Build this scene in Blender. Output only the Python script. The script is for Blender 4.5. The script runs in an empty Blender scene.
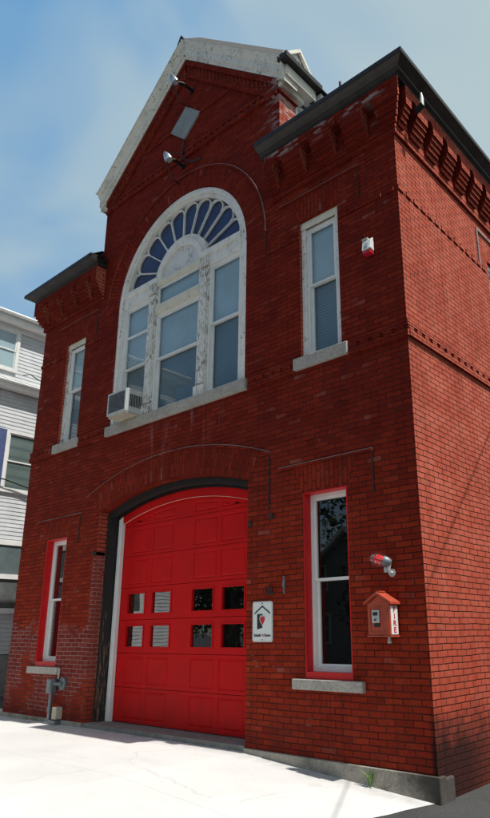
import bpy, math, random
from math import sin, cos, pi, sqrt, atan2, radians
from mathutils import Vector, Matrix
from mathutils.geometry import tessellate_polygon
random.seed(7)
S = bpy.context.scene
COL = S.collection

# ------------------------------------------------------------------ geometry helpers
class MB:
    def __init__(s): s.v=[]; s.f=[]; s.uv=[]
    def face(s, pts, uv=None):
        i=len(s.v); s.v+= [tuple(p) for p in pts]; s.f.append(tuple(range(i,i+len(pts)))); s.uv.append(uv)
    def box(s,x0,x1,y0,y1,z0,z1):
        a=[(x0,y0,z0),(x1,y0,z0),(x1,y1,z0),(x0,y1,z0),(x0,y0,z1),(x1,y0,z1),(x1,y1,z1),(x0,y1,z1)]
        for q in ((0,3,2,1),(4,5,6,7),(0,1,5,4),(1,2,6,5),(2,3,7,6),(3,0,4,7)): s.face([a[k] for k in q])
    def obox(s,M,sx,sy,sz):
        a=[M@Vector((x*sx/2,y*sy/2,z*sz/2)) for x,y,z in ((-1,-1,-1),(1,-1,-1),(1,1,-1),(-1,1,-1),(-1,-1,1),(1,-1,1),(1,1,1),(-1,1,1))]
        for q in ((0,3,2,1),(4,5,6,7),(0,1,5,4),(1,2,6,5),(2,3,7,6),(3,0,4,7)): s.face([a[k] for k in q])
    def tess(s, loops, fn, flip=False, uvf=None):
        """flat polygon with holes; fn maps a 2D point to 3D"""
        vv=[p for l in loops for p in l]
        tri=tessellate_polygon([[Vector((p[0],p[1],0)) for p in l] for l in loops])
        for t in tri:
            P=[vv[k] for k in t]
            ar=(P[1][0]-P[0][0])*(P[2][1]-P[0][1])-(P[2][0]-P[0][0])*(P[1][1]-P[0][1])
            if abs(ar)<1e-10: continue
            if (ar<0)!=flip: P=P[::-1]
            s.face([fn(p) for p in P], [uvf(p) for p in P] if uvf else None)
    def prism(s, loops, fn, d0, d1, front=True, back=True, sides=None):
        """2D polygon (first loop outline, rest holes) swept from depth d0 to d1; fn(p,d)->3D"""
        if front: s.tess(loops, lambda p: fn(p,d0))
        if back: s.tess(loops, lambda p: fn(p,d1), flip=True)
        for li,l in enumerate(loops):
            if sides is not None and li not in sides: continue
            ar=sum(l[i][0]*l[(i+1)%len(l)][1]-l[(i+1)%len(l)][0]*l[i][1] for i in range(len(l)))
            L=l if (ar>0)==(li==0) else l[::-1]
            for i in range(len(L)):
                p,q=L[i],L[(i+1)%len(L)]
                s.face([fn(p,d0),fn(p,d1),fn(q,d1),fn(q,d0)])
    def strip(s, A, B, fn, d0, d1, uvA=None, uvB=None):
        """solid between two 2D paths, swept in depth"""
        n=len(A)
        for i in range(n-1):
            a,b,c,d=A[i],A[i+1],B[i+1],B[i]
            uv=[uvA[i],uvA[i+1],uvB[i+1],uvB[i]] if uvA else None
            s.face([fn(a,d0),fn(b,d0),fn(c,d0),fn(d,d0)],uv)
            s.face([fn(d,d1),fn(c,d1),fn(b,d1),fn(a,d1)],uv[::-1] if uv else None)
            s.face([fn(b,d0),fn(a,d0),fn(a,d1),fn(b,d1)])
            s.face([fn(d,d0),fn(c,d0),fn(c,d1),fn(d,d1)])
        s.face([fn(A[0],d0),fn(B[0],d0),fn(B[0],d1),fn(A[0],d1)])
        s.face([fn(B[-1],d0),fn(A[-1],d0),fn(A[-1],d1),fn(B[-1],d1)])
    def ring(s,x0,x1,z0,z1,w,y0,y1,wb=None,fn=None):
        wb=w if wb is None else wb
        fn=fn or FR
        o=[(x0,z0),(x1,z0),(x1,z1),(x0,z1)]; i=[(x0+w,z0+wb),(x1-w,z0+wb),(x1-w,z1-w),(x0+w,z1-w)]
        s.prism([o,i],fn,y0,y1)
    def tube(s,pts,r,n=8,caps=True):
        pts=[Vector(p) for p in pts]; rr=r if isinstance(r,(list,tuple)) else [r]*len(pts)
        R=[]; up=Vector((0,0,1)); prev=None
        for i,p in enumerate(pts):
            t=((pts[min(i+1,len(pts)-1)]-p).normalized()+(p-pts[max(i-1,0)]).normalized())
            if t.length<1e-6: t=up
            t.normalize()
            a=prev if prev is not None else (Vector((1,0,0)) if abs(t.x)<.8 else Vector((0,1,0)))
            a=(a-t*a.dot(t)).normalized(); b=t.cross(a); prev=a
            R.append([p+(a*cos(2*pi*k/n)+b*sin(2*pi*k/n))*rr[i] for k in range(n)])
        for i in range(len(R)-1):
            for k in range(n):
                s.face([R[i][k],R[i][(k+1)%n],R[i+1][(k+1)%n],R[i+1][k]])
        if caps: s.face(R[0][::-1]); s.face(R[-1])
    def build(s,name,mat,parent=None,smooth=False,bevel=0,merge=True):
        me=bpy.data.meshes.new(name); me.from_pydata(s.v,[],s.f)
        ul=me.uv_layers.new(name='UVMap')
        for p,uv in zip(me.polygons,s.uv):
            n=p.normal
            for j,li in enumerate(p.loop_indices):
                if uv: ul.data[li].uv=uv[j]; continue
                c=s.v[me.loops[li].vertex_index]
                ax=max(range(3),key=lambda k:abs(n[k]))
                ul.data[li].uv=(c[1]+.06,c[2]) if ax==0 else ((c[0],c[2]) if ax==1 else (c[0],c[1]))
        me.materials.append(mat)
        if merge:
            import bmesh
            bm=bmesh.new(); bm.from_mesh(me); bmesh.ops.remove_doubles(bm,verts=bm.verts,dist=1e-5)
            bm.to_mesh(me); bm.free()
        if smooth:
            for p in me.polygons: p.use_smooth=True
            try: me.set_sharp_from_angle(angle=radians(40))
            except Exception: pass
        o=bpy.data.objects.new(name,me); COL.objects.link(o)
        if parent is not None: o.parent=parent
        if bevel:
            m=o.modifiers.new('edge','BEVEL'); m.width=bevel; m.segments=2; m.limit_method='ANGLE'; m.angle_limit=radians(40)
        return o
def FR(p,d): return (p[0],d,p[1])              # facade: 2D (x,z), depth along y
def SD(p,d): return (A_+d,p[0],p[1])           # right side wall: 2D (y,z), depth outwards along x
def arc(cx,cz,r,a0,a1,n): return [(cx+r*cos(a0+(a1-a0)*i/n),cz+r*sin(a0+(a1-a0)*i/n)) for i in range(n+1)]
def thing(name,label,cat,group=None,loc=(0,0,0)):
    o=bpy.data.objects.new(name,None); COL.objects.link(o); o.location=loc; o.empty_display_size=.2
    o['label']=label; o['category']=cat
    if group: o['group']=group
    return o
def tag(o,label,cat,group=None):
    o['label']=label; o['category']=cat
    if group: o['group']=group
    return o

# ------------------------------------------------------------------ material helpers
class NT:
    def __init__(s,name):
        s.m=bpy.data.materials.new(name); s.m.use_nodes=True; s.t=s.m.node_tree; s.n=s.t.nodes; s.l=s.t.links
        s.b=s.n['Principled BSDF']; s.out=s.n['Material Output']
        s.pos=s.n.new('ShaderNodeNewGeometry').outputs['Position']; s.nrm=s.n[-1].outputs['Normal']
        s.uv=s.n.new('ShaderNodeTexCoord').outputs['UV']
    def set(s,i,v):
        if hasattr(v,'is_linked') or hasattr(v,'links'): s.l.new(v,i)
        else:
            if isinstance(v,(tuple,list)) and len(v)==3 and i.type=='RGBA': v=(*v,1)
            i.default_value=v
    def math(s,op,a,b=0.,c=None,clamp=False):
        n=s.n.new('ShaderNodeMath'); n.operation=op; n.use_clamp=clamp; s.set(n.inputs[0],a); s.set(n.inputs[1],b)
        if c is not None: s.set(n.inputs[2],c)
        return n.outputs[0]
    def vmul(s,v,k):
        n=s.n.new('ShaderNodeVectorMath'); n.operation='MULTIPLY'; s.set(n.inputs[0],v); n.inputs[1].default_value=k; return n.outputs[0]
    def vadd(s,a,b):
        n=s.n.new('ShaderNodeVectorMath'); n.operation='ADD'; s.set(n.inputs[0],a); s.set(n.inputs[1],b); return n.outputs[0]
    def sep(s,v):
        n=s.n.new('ShaderNodeSeparateXYZ'); s.set(n.inputs[0],v); return n.outputs
    def noise(s,v,scale,detail=4,rough=.55,col=False):
        n=s.n.new('ShaderNodeTexNoise'); s.set(n.inputs['Vector'],v); n.inputs['Scale'].default_value=scale
        n.inputs['Detail'].default_value=detail; n.inputs['Roughness'].default_value=rough
        return n.outputs['Color' if col else 'Fac']
    def step(s,v,a,b):
        n=s.n.new('ShaderNodeMapRange'); n.interpolation_type='SMOOTHSTEP'; s.set(n.inputs[0],v); s.set(n.inputs[1],a); s.set(n.inputs[2],b); return n.outputs[0]
    def mix(s,f,a,b,mode='MIX'):
        n=s.n.new('ShaderNodeMix'); n.data_type='RGBA'; n.blend_type=mode; n.clamp_factor=True
        s.set(n.inputs[0],f); s.set(n.inputs[6],a); s.set(n.inputs[7],b); return n.outputs[2]
    def ramp(s,f,stops):
        n=s.n.new('ShaderNodeValToRGB'); s.set(n.inputs[0],f); e=n.color_ramp.elements
        while len(e)<len(stops): e.new(.5)
        for q,(p,c) in zip(e,stops): q.position=p; q.color=(*c,1)
        return n.outputs[0]
    def bump(s,h,strength=.5,dist=.01):
        n=s.n.new('ShaderNodeBump'); n.inputs['Strength'].default_value=strength; n.inputs['Distance'].default_value=dist
        s.set(n.inputs['Height'],h); s.l.new(n.outputs[0],s.b.inputs['Normal'])
    def fin(s,col=None,rough=.6,metal=0.,spec=None):
        if col is not None: s.set(s.b.inputs['Base Color'],col)
        s.set(s.b.inputs['Roughness'],rough); s.set(s.b.inputs['Metallic'],metal)
        if spec is not None: s.set(s.b.inputs['Specular IOR Level'],spec)
        return s.m

BW,BH=.25,.0772
def brick(name):
    t=NT(name)
    wob=t.vmul(t.vadd(t.noise(t.uv,14,2,.5,True),(-.5,-.5,-.5)),(.011,.011,0))
    wob=t.vadd(wob,t.vmul(t.vadd(t.noise(t.uv,.9,2,.5,True),(-.5,-.5,-.5)),(.05,.05,0)))
    uv=t.vadd(t.uv,wob)
    n=t.n.new('ShaderNodeTexBrick'); t.set(n.inputs['Vector'],uv)
    n.inputs['Color1'].default_value=(0,0,0,1); n.inputs['Color2'].default_value=(1,1,1,1); n.inputs['Mortar'].default_value=(.5,.5,.5,1)
    for k,v in (('Scale',1),('Mortar Size',.0083),('Mortar Smooth',.75),('Bias',0),('Brick Width',BW),('Row Height',BH)): n.inputs[k].default_value=v
    rnd=n.outputs['Color']; fac=n.outputs['Fac']
    P=t.sep(t.pos); N=t.sep(t.nrm); U=t.sep(t.uv)
    big=t.noise(t.pos,.55,3); med=t.noise(t.pos,3.2,4); fine=t.noise(t.pos,60,3,.65); chip=t.noise(t.pos,24,4,.7)
    fac0=fac; fac=t.step(t.math('ADD',fac,t.math('MULTIPLY',t.math('SUBTRACT',chip,.5),1.1)),.34,.62)
    r2=t.math('ADD',t.math('MULTIPLY',rnd,.62),t.math('MULTIPLY',med,.4))
    col=t.ramp(r2,[(0,(.135,.012,.0065)),(.2,(.20,.0185,.0088)),(.55,(.258,.0245,.0108)),(.82,(.305,.034,.0145)),(1,(.345,.058,.031))])
    # some burnt headers
    col=t.mix(t.math('MULTIPLY',t.step(t.math('FRACT',t.math('MULTIPLY',rnd,7.31)),.92,.99),.45),col,(.085,.017,.012))
    col=t.mix(t.math('MULTIPLY',t.step(chip,.42,.72),.5),col,(.115,.013,.008))
    col=t.mix(t.math('MULTIPLY',t.step(fine,.55,.8),.35),col,(.36,.075,.045))
    # weather: large dark areas; lower wall brightened, ground bounce put into the colour
    col=t.mix(t.math('MULTIPLY',t.step(big,.42,.72),.32),col,(.09,.011,.010))
    col=t.mix(t.math('MULTIPLY',t.step(P[2],5.5,.8),.8),col,t.mix(1,col,(1.42,1.5,1.15),'MULTIPLY'))
    # sunlight on the side wall is painted in as a paler brick colour
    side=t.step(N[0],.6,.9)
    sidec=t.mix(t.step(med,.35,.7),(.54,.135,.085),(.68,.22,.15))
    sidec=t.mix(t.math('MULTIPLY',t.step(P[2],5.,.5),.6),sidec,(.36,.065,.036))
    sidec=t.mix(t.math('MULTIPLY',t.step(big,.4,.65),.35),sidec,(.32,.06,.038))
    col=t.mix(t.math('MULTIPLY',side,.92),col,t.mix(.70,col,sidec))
    # old repair, left of the door: duller bricks with pale joints
    jag=t.math('ADD',t.math('MULTIPLY',t.math('SUBTRACT',t.noise(t.vmul(t.pos,(1,0,.001)),2.3,2),.5),.9),1.98)
    rep=t.math('MULTIPLY',t.math('LESS_THAN',P[0],-1.2),t.step(t.math('SUBTRACT',jag,P[2]),0.,.03))
    rep2=t.math('MULTIPLY',t.step(P[0],-2.15,-2.1),t.math('LESS_THAN',P[0],-1.2))
    rep=t.math('MAXIMUM',rep,t.math('MULTIPLY',rep2,t.step(P[2],3.35,3.2)))
    gone=t.step(t.math('ADD',t.noise(t.pos,1.3,3),t.math('MULTIPLY',t.step(P[2],1.2,.5),.18)),.6,.66)
    rep=t.math('MULTIPLY',rep,t.math('SUBTRACT',1,t.math('MULTIPLY',gone,.85)))
    col=t.mix(t.math('MULTIPLY',rep,.6),col,t.mix(rnd,(.13,.03,.028),(.22,.06,.05)))
    mort=t.mix(t.step(med,.3,.7),(.048,.014,.011),(.12,.032,.024))
    mort=t.mix(side,mort,(.045,.016,.012))  # side joints darker: shadow of the recessed mortar painted into its colour
    mort=t.mix(rep,mort,(.40,.27,.24))
    # stray pale repointing on the right
    stray=t.math('MULTIPLY',t.step(t.noise(t.pos,2.6,2),.66,.7),t.step(P[2],2.4,1.2))
    mort=t.mix(t.math('MULTIPLY',stray,.6),mort,(.38,.26,.18))
    c=t.mix(fac,col,mort)
    # water stains: long vertical streaks, darker under the sills
    wet=t.noise(t.vmul(t.pos,(7,7,.35)),1.5,4,.6)
    ax=t.math('ABSOLUTE',t.math('SUBTRACT',t.math('ABSOLUTE',P[0]),3.53))
    us=t.math('MULTIPLY',t.step(ax,.62,.45),t.math('MAXIMUM',t.math('MULTIPLY',t.step(P[2],.2,.95),t.step(P[2],1.1,1.0)),t.math('MULTIPLY',t.step(P[2],4.4,5.5),t.step(P[2],5.7,5.6))))
    c=t.mix(t.math('MULTIPLY',t.step(wet,.50,.68),t.math('ADD',.22,t.math('MULTIPLY',us,.4))),c,(.075,.017,.012))
    # spalled and limey bricks
    sp=t.math('MULTIPLY',t.step(t.math('FRACT',t.math('MULTIPLY',rnd,13.7)),.955,.99),t.step(med,.42,.6))
    c=t.mix(t.math('MULTIPLY',sp,.55),c,(.34,.12,.085))
    # lime runs below the big sill and on the arches
    run=t.noise(t.vmul(t.pos,(5.5,1,.55)),1.6,4,.6)
    zone=t.math('MULTIPLY',t.math('MULTIPLY',t.step(P[2],4.6,5.35),t.step(P[2],5.66,5.5)),t.step(t.math('ABSOLUTE',t.math('SUBTRACT',P[0],.35)),1.5,.4))
    c=t.mix(t.math('MULTIPLY',t.math('MULTIPLY',t.step(run,.5,.72),zone),.55),c,(.40,.27,.25))
    c=t.mix(t.math('MULTIPLY',t.step(t.noise(t.pos,5,5,.7),.64,.8),.22),c,(.30,.16,.14))
    # flaked white paint under the gutter
    fl=t.math('MULTIPLY',t.step(t.noise(t.vmul(t.pos,(1,1,3)),3.2,5,.65),.5,.56),t.math('MULTIPLY',t.step(P[2],9.52,9.62),t.step(P[0],2.2,2.9)))
    fl=t.math('MULTIPLY',fl,t.step(t.math('SUBTRACT',5.0,P[0]),-.1,.15))
    c=t.mix(t.math('MULTIPLY',fl,.75),c,(.5,.42,.38))
    # soot on the corner by the ground
    d=t.math('ADD',t.math('MULTIPLY',P[2],1.1),t.math('MULTIPLY',t.math('SUBTRACT',t.noise(t.pos,3,4),.5),1.0))
    soot=t.math('MULTIPLY',t.step(d,1.15,.45),t.step(P[0],4.93,5.0))
    soot=t.math('MULTIPLY',soot,t.step(P[1],2.4,.6))
    c=t.mix(t.math('MULTIPLY',soot,.94),c,(.016,.012,.012))
    grime=t.math('MULTIPLY',t.step(P[2],.95,.2),t.step(med,.25,.7))
    c=t.mix(t.math('MULTIPLY',grime,.6),c,(.05,.016,.014))
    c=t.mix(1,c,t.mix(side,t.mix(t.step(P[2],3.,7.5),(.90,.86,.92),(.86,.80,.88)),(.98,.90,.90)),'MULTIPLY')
    h=t.math('ADD',t.math('MULTIPLY',t.math('ADD',fac0,fac),-.6),t.math('ADD',t.math('MULTIPLY',fine,.35),t.math('MULTIPLY',rnd,.25)))
    t.bump(h,.9,.014)
    return t.fin(c,.85,0,.06)
def paint(name,base,under,amt=.3,vert=True,rough=.5,dirt=.35,scale=19):
    """old oil paint, flaking"""
    t=NT(name); v=t.vmul(t.pos,(1.6,1.6,.45) if vert else (1,1,1))
    n=t.noise(v,scale,6,.68); m=t.step(n,.70-amt*.4,.715-amt*.4)
    m2=t.step(t.noise(t.pos,1.3,3),.35,.6)
    m=t.math('MULTIPLY',m,t.math('ADD',t.math('MULTIPLY',m2,.85),.15))
    g=t.noise(t.pos,4,5,.6)
    c=t.mix(t.math('MULTIPLY',t.step(g,.4,.75),dirt),base,tuple(k*.45 for k in base))
    c=t.mix(m,c,t.mix(t.noise(t.vmul(t.pos,(1,1,.2)),25,3),under,tuple(k*.4 for k in under)))
    t.bump(t.math('SUBTRACT',t.math('MULTIPLY',t.noise(t.pos,40,3),.2),m),.5,.006)
    return t.fin(c,rough)
def plain(name,base,rough=.5,metal=0.,var=.25,scale=6,bump=0.,bscale=60,spec=None,var2=0):
    t=NT(name); n=t.noise(t.pos,scale,5,.6); P=t.sep(t.pos)
    c=t.mix(t.step(n,.3,.7),tuple(k*(1-var) for k in base),tuple(min(1,k*(1+var*.6)) for k in base))
    if var2: c=t.mix(t.math('MULTIPLY',t.step(t.noise(t.vmul(t.pos,(3,3,.5)),5,5,.7),.55,.75),var2),c,tuple(k*.3 for k in base))
    if name=='red_paint':
        d=t.math('MULTIPLY',t.step(P[2],1.0,.25),t.step(t.noise(t.vmul(t.pos,(4,4,1.5)),3,5,.7),.35,.7))
        c=t.mix(t.math('MULTIPLY',d,.45),c,(.16,.02,.018)); c=t.mix(t.math('MULTIPLY',t.step(t.noise(t.vmul(t.pos,(5,5,.6)),2.2,5,.7),.55,.8),.3),c,(.30,.012,.012))
        rough=t.math('ADD',.38,t.math('MULTIPLY',n,.3))
    if bump: t.bump(t.noise(t.pos,bscale,4,.7),bump,.006)
    return t.fin(c,rough,metal,spec)
def glass(name,ior=1.55,tint=(.92,.97,.95),k=1.6):
    t=NT(name); n=t.n; l=t.l
    fr=n.new('ShaderNodeFresnel'); 
    gb=n.new('ShaderNodeNewGeometry').outputs['Backfacing']; l.new(t.math('ADD',ior,t.math('MULTIPLY',gb,1/ior-ior)),fr.inputs[0])
    tr=n.new('ShaderNodeBsdfTransparent'); tr.inputs[0].default_value=(*tint,1)
    gl=n.new('ShaderNodeBsdfGlossy'); gl.inputs['Roughness'].default_value=.012
    bp=n.new('ShaderNodeBump'); bp.inputs['Strength'].default_value=.05; bp.inputs['Distance'].default_value=.02
    l.new(t.noise(t.pos,2.2,1),bp.inputs['Height']); l.new(bp.outputs[0],gl.inputs['Normal'])
    mx=n.new('ShaderNodeMixShader')
    l.new(t.math('MULTIPLY',fr.outputs[0],k,clamp=True),mx.inputs[0]); l.new(tr.outputs[0],mx.inputs[1]); l.new(gl.outputs[0],mx.inputs[2])
    l.new(mx.outputs[0],t.out.inputs[0]); n.remove(t.b)
    return t.m
def blind(name,a,b,per=.045,cut=None):
    t=NT(name); P=t.sep(t.pos)
    w=t.math('FRACT',t.math('DIVIDE',P[2],per))
    c=t.mix(t.step(t.math('ABSOLUTE',t.math('SUBTRACT',w,.5)),.2,.48),a,b)
    c=t.mix(t.math('MULTIPLY',t.step(t.noise(t.pos,1.4,3),.35,.7),.4),c,tuple(k*.55 for k in a))
    return t.fin(c,.7)
def stone(name,base,soil=.5):
    t=NT(name); P=t.sep(t.pos); n=t.noise(t.pos,38,4,.75); g=t.noise(t.pos,2.6,5,.65)
    c=t.mix(t.step(n,.3,.7),tuple(k*.72 for k in base),tuple(k*1.2 for k in base))
    c=t.mix(t.math('MULTIPLY',t.step(g,.42,.72),soil),c,(.07,.06,.045))
    if name=='base_stone': c=t.mix(t.math('MULTIPLY',t.step(t.math('ADD',P[0],t.math('MULTIPLY',g,.8)),4.75,5.4),.85),c,(.035,.031,.027))
    t.bump(t.math('ADD',n,t.math('MULTIPLY',g,1.5)),.45,.01)
    return t.fin(c,.8,0,.2)

M={}
M['brick']=brick('brick')
M['granite']=stone('granite',(.43,.40,.36),.3)
M['sooty']=stone('sooty_stone',(.075,.065,.058),.7)
M['base']=stone('base_stone',(.37,.34,.29),.6)
M['peel']=paint('peeling_white',(.82,.80,.75),(.26,.22,.18),.23)
M['peel_heavy']=paint('peeling_white_heavy',(.80,.78,.73),(.27,.23,.185),.44,scale=22)
M['rake']=paint('rake_white',(.80,.77,.69),(.25,.21,.17),.27,vert=False,scale=15,dirt=.45)
M['vinyl']=plain('white_vinyl',(.80,.80,.79),.35,var=.06)
M['lunette']=paint('lunette_white',(.74,.73,.72),(.42,.41,.43),.36,vert=False,scale=3,dirt=.2)
M['fanwhite']=plain('fan_white',(.78,.77,.72),.5,var=.12,scale=12)
M['cream']=paint('cream_wood',(.74,.69,.55),(.3,.25,.18),.2)
M['red']=plain('red_paint',(.56,.006,.0075),.5,var=.10,scale=2.2,bump=.08,bscale=25,spec=.12)
M['redtrim']=plain('red_trim',(.60,.007,.010),.4,var=.14,scale=9,spec=.4)
M['dark']=plain('dark_gutter',(.028,.024,.022),.42,.2,var=.45,scale=4,var2=.4,spec=.45)
M['black']=plain('black_iron',(.012,.012,.013),.45,.4,var=.4)
M['void']=plain('dark_interior',(.006,.006,.007),.9,var=.3,spec=.0)
M['glass']=glass('window_glass',1.5)
M['doorglass']=glass('door_glass',1.5,k=4.2)
M['lowglass']=glass('lower_glass',1.5,k=2.6)
M['glassb']=glass('fan_glass',1.4,k=1.2)
M['blind']=blind('blind_pale',(.46,.60,.72),(.30,.41,.51),.05)
M['blind2']=blind('screen_dim',(.14,.22,.29),(.085,.14,.19),.05)
M['fanback']=plain('fan_backing',(.010,.033,.14),.6,var=.35,scale=3)
M['shingle']=plain('roof_shingle',(.06,.058,.055),.9,var=.4,scale=14,bump=.6,bscale=20)
M['galv']=plain('galvanised_grey',(.17,.20,.22),.45,.35,var=.25,scale=8)
M['lightgrey']=plain('grey_enamel',(.50,.52,.52),.45,var=.12)
M['beige']=plain('beige_plastic',(.50,.45,.36),.5,var=.15)
M['plaque']=stone('slate_plaque',(.30,.33,.34),.25)
M['chrome']=plain('polished_metal',(.50,.50,.51),.22,1.,var=.1)
M['salmon']=plain('fire_box_paint',(.45,.072,.036),.45,var=.15,scale=12,spec=.45)
M['signwhite']=plain('sign_white',(.74,.78,.76),.4,var=.06,scale=4)
M['ink']=plain('sign_black',(.012,.012,.016),.5,var=.05)
M['signred']=plain('sign_red',(.55,.012,.03),.45,var=.08)
M['rust']=plain('rusty_iron',(.06,.035,.028),.8,.3,var=.5,scale=30)
M['siding']=plain('white_siding',(.57,.59,.61),.55,var=.12,scale=2.5,bump=.05,var2=.12)
M['trim']=plain('white_trim',(.74,.74,.73),.45,var=.08)
M['shutter']=plain('blue_shutter',(.06,.09,.22),.5,var=.15)
M['found']=stone('foundation',(.30,.30,.29),.5)
M['bark']=plain('bark',(.09,.065,.045),.9,var=.4,scale=12,bump=.8,bscale=18)
M['leaf']=plain('leaf',(.045,.085,.022),.6,var=.5,scale=3)
M['weed']=plain('weed_leaf',(.16,.26,.08),.6,var=.3,scale=20)
M['greysiding']=plain('grey_siding',(.30,.31,.30),.6,var=.08,scale=2)
def wood():
    t=NT('rotten_black_wood'); n=t.noise(t.vmul(t.pos,(9,9,.9)),4,6,.7); P=t.sep(t.pos)
    low=t.step(P[2],4.0,.4)
    m=t.step(t.math('ADD',n,t.math('MULTIPLY',low,.16)),.66,.76)
    c=t.mix(m,(.012,.011,.011),t.mix(t.noise(t.pos,18,4),(.30,.15,.07),(.16,.12,.1)))
    c=t.mix(t.step(t.noise(t.vmul(t.pos,(6,6,1.2)),11,3),.70,.76),c,(.5,.47,.42))
    t.bump(n,.9,.02); return t.fin(c,.75)
M['wood']=wood()
def hood():
    t=NT('hood_brick'); N=t.sep(t.nrm); n=t.noise(t.pos,7,4,.7)
    c=t.mix(t.step(n,.35,.7),(.10,.018,.014),(.045,.014,.012))
    c=t.mix(t.math('MULTIPLY',t.step(t.noise(t.pos,3,4,.7),.25,.55),.8),c,(.36,.30,.28))
    return t.fin(c,.8)
M['hood']=hood()
def concrete(name,base,spots=True):
    t=NT(name); a=t.noise(t.pos,.7,4); b=t.noise(t.pos,70,3,.7); d=t.noise(t.pos,6,5,.7)
    c=t.mix(t.step(a,.3,.7),tuple(k*.90 for k in base),base)
    c=t.mix(t.math('MULTIPLY',t.step(b,.45,.75),.16),c,tuple(k*.5 for k in base))
    c=t.mix(t.math('MULTIPLY',t.step(d,.52,.75),.12),c,tuple(k*.55 for k in base))
    if spots: c=t.mix(t.step(t.noise(t.pos,4.3,1),.80,.82),c,(.05,.05,.045))
    P=t.sep(t.pos)
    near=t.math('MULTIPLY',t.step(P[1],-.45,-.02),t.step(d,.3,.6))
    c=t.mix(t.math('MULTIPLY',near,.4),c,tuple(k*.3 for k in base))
    if spots:
        vo=t.n.new('ShaderNodeTexVoronoi'); vo.feature='DISTANCE_TO_EDGE'; vo.inputs['Scale'].default_value=.42
        t.set(vo.inputs['Vector'],t.vadd(t.pos,t.vmul(t.noise(t.pos,2.5,4,.6,True),(.35,.35,0))))
        cr=t.math('MULTIPLY',t.step(vo.outputs['Distance'],.009,.002),t.step(t.noise(t.pos,1.1,2),.46,.56))
        c=t.mix(t.math('MULTIPLY',cr,.16),c,tuple(k*.25 for k in base))
        jx=t.math('ABSOLUTE',t.math('SUBTRACT',P[1],-2.05)); c=t.mix(t.math('MULTIPLY',t.step(jx,.010,.004),.25),c,tuple(k*.3 for k in base))
        st=t.step(t.noise(t.vmul(t.pos,(.5,1.6,1)),1.3,5,.65),.55,.72); c=t.mix(t.math('MULTIPLY',st,.13),c,tuple(k*.45 for k in base))
    t.bump(b,.25,.004); return t.fin(c,.85,0,.2)
M['concrete']=concrete('concrete',(.66,.655,.64))
M['threshold']=concrete('shaded_concrete',(.30,.29,.27),False)  # darker copy of the concrete, with the doorway's shade in its colour
def asphalt():
    t=NT('asphalt'); b=t.noise(t.pos,95,4,.8); a=t.noise(t.pos,1.2,4)
    c=t.mix(t.step(b,.35,.7),(.035,.035,.037),(.115,.113,.11)); c=t.mix(t.math('MULTIPLY',t.step(a,.4,.7),.4),c,(.04,.039,.038))
    t.bump(b,.7,.008); return t.fin(c,.9,0,.2)
M['asphalt']=asphalt()

# ------------------------------------------------------------------ setting: ground sheets
A_=5.02                      # half width of the facade
def gz(x):
    if x<=2: return .19
    if x<=5: return .19-(x-2)*.075
    if x<=8: return -.035-(x-5)*.05
    return -.185
def sheet(xs,y0,y1,off):
    mb=MB()
    for a,b in zip(xs,xs[1:]): mb.face([(a,y0,gz(a)+off),(b,y0,gz(b)+off),(b,y1,gz(b)+off),(a,y1,gz(a)+off)])
    return mb
o=sheet([-900,-60,0,2,5,8,60,900],-900,900,-.006).build('ground',M['asphalt']); o['kind']='structure'
mb=MB(); xs=[-13,-5,0,2,3,4]
for a,b in zip(xs,xs[1:]): mb.face([(a,-6.6,gz(a)),(b,-6.6,gz(b)),(b,.6,gz(b)),(a,.6,gz(a))])
e0,e1=4.72,5.0               # ragged edge against the asphalt
N=26
for i in range(N):
    ya,yb=-6.6+6.6*i/N,-6.6+6.6*(i+1)/N
    f=lambda y: (e0+(e1-e0)*max(0,min(1,(y+1.3)/1.3)) if y>-1.3 else e0)+.008*sin(y*5.3)+.006*sin(y*13.7)
    mb.face([(4,ya,gz(4)),(f(ya),ya,gz(f(ya))),(f(yb),yb,gz(f(yb))),(4,yb,gz(4))])
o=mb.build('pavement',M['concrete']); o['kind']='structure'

# ------------------------------------------------------------------ the fire station
FS=thing('fire_station','two storey red brick firehouse with red garage door, arched window and white gable','building')
def part(mb,name,mat,parent=FS,label=None,**k):
    o=mb.build(name,M[mat],parent,**k)
    if label: o['label']=label
    return o

# arches
DH,DS,DA=2.03,4.07,4.41      # door half width, spring, apex
DR=(DH*DH+(DA-DS)**2)/(2*(DA-DS)); DC=DA-DR
da=atan2(DS-DC,DH)
door_arc=arc(0,DC,DR,da,pi-da,24)
WR,WC=1.925,8.46             # big window arch
WZ0=5.80
LW=dict(c=3.53,w=.39,z0=1.18,z1=3.70); UW=dict(c=3.535,w=.388,z0=5.82,z1=8.255)
def rect(c,w,z0,z1): return [(c-w,z0),(c+w,z0),(c+w,z1),(c-w,z1)]
big_hole=[(-WR,WZ0),(WR,WZ0)]+arc(0,WC,WR,0,pi,40)
TOPZ=9.9; GZ0,GP=11.53,13.95; GS=.885   # gable: spring, peak, slope
outline=[(-A_,-.5),(-DH,-.5),(-DH,DS)]+door_arc[::-1][1:-1]+[(DH,DS),(DH,-.5),(A_,-.5),(A_,TOPZ),(2.72,TOPZ),(2.72,GP-2.72*GS),(0,GP),(-2.72,GP-2.72*GS),(-2.72,TOPZ),(-A_,TOPZ)]
holes=[big_hole]+[rect(s*q['c'],q['w'],q['z0'],q['z1']) for q in (LW,UW) for s in (1,-1)]
mb=MB(); mb.tess([outline]+holes,lambda p:(p[0],0,p[1]))
def reveal(path,d):           # inner faces of an opening
    for p,q in zip(path,path[1:]): mb.face([(p[0],0,p[1]),(p[0],d,p[1]),(q[0],d,q[1]),(q[0],0,q[1])])
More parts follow.
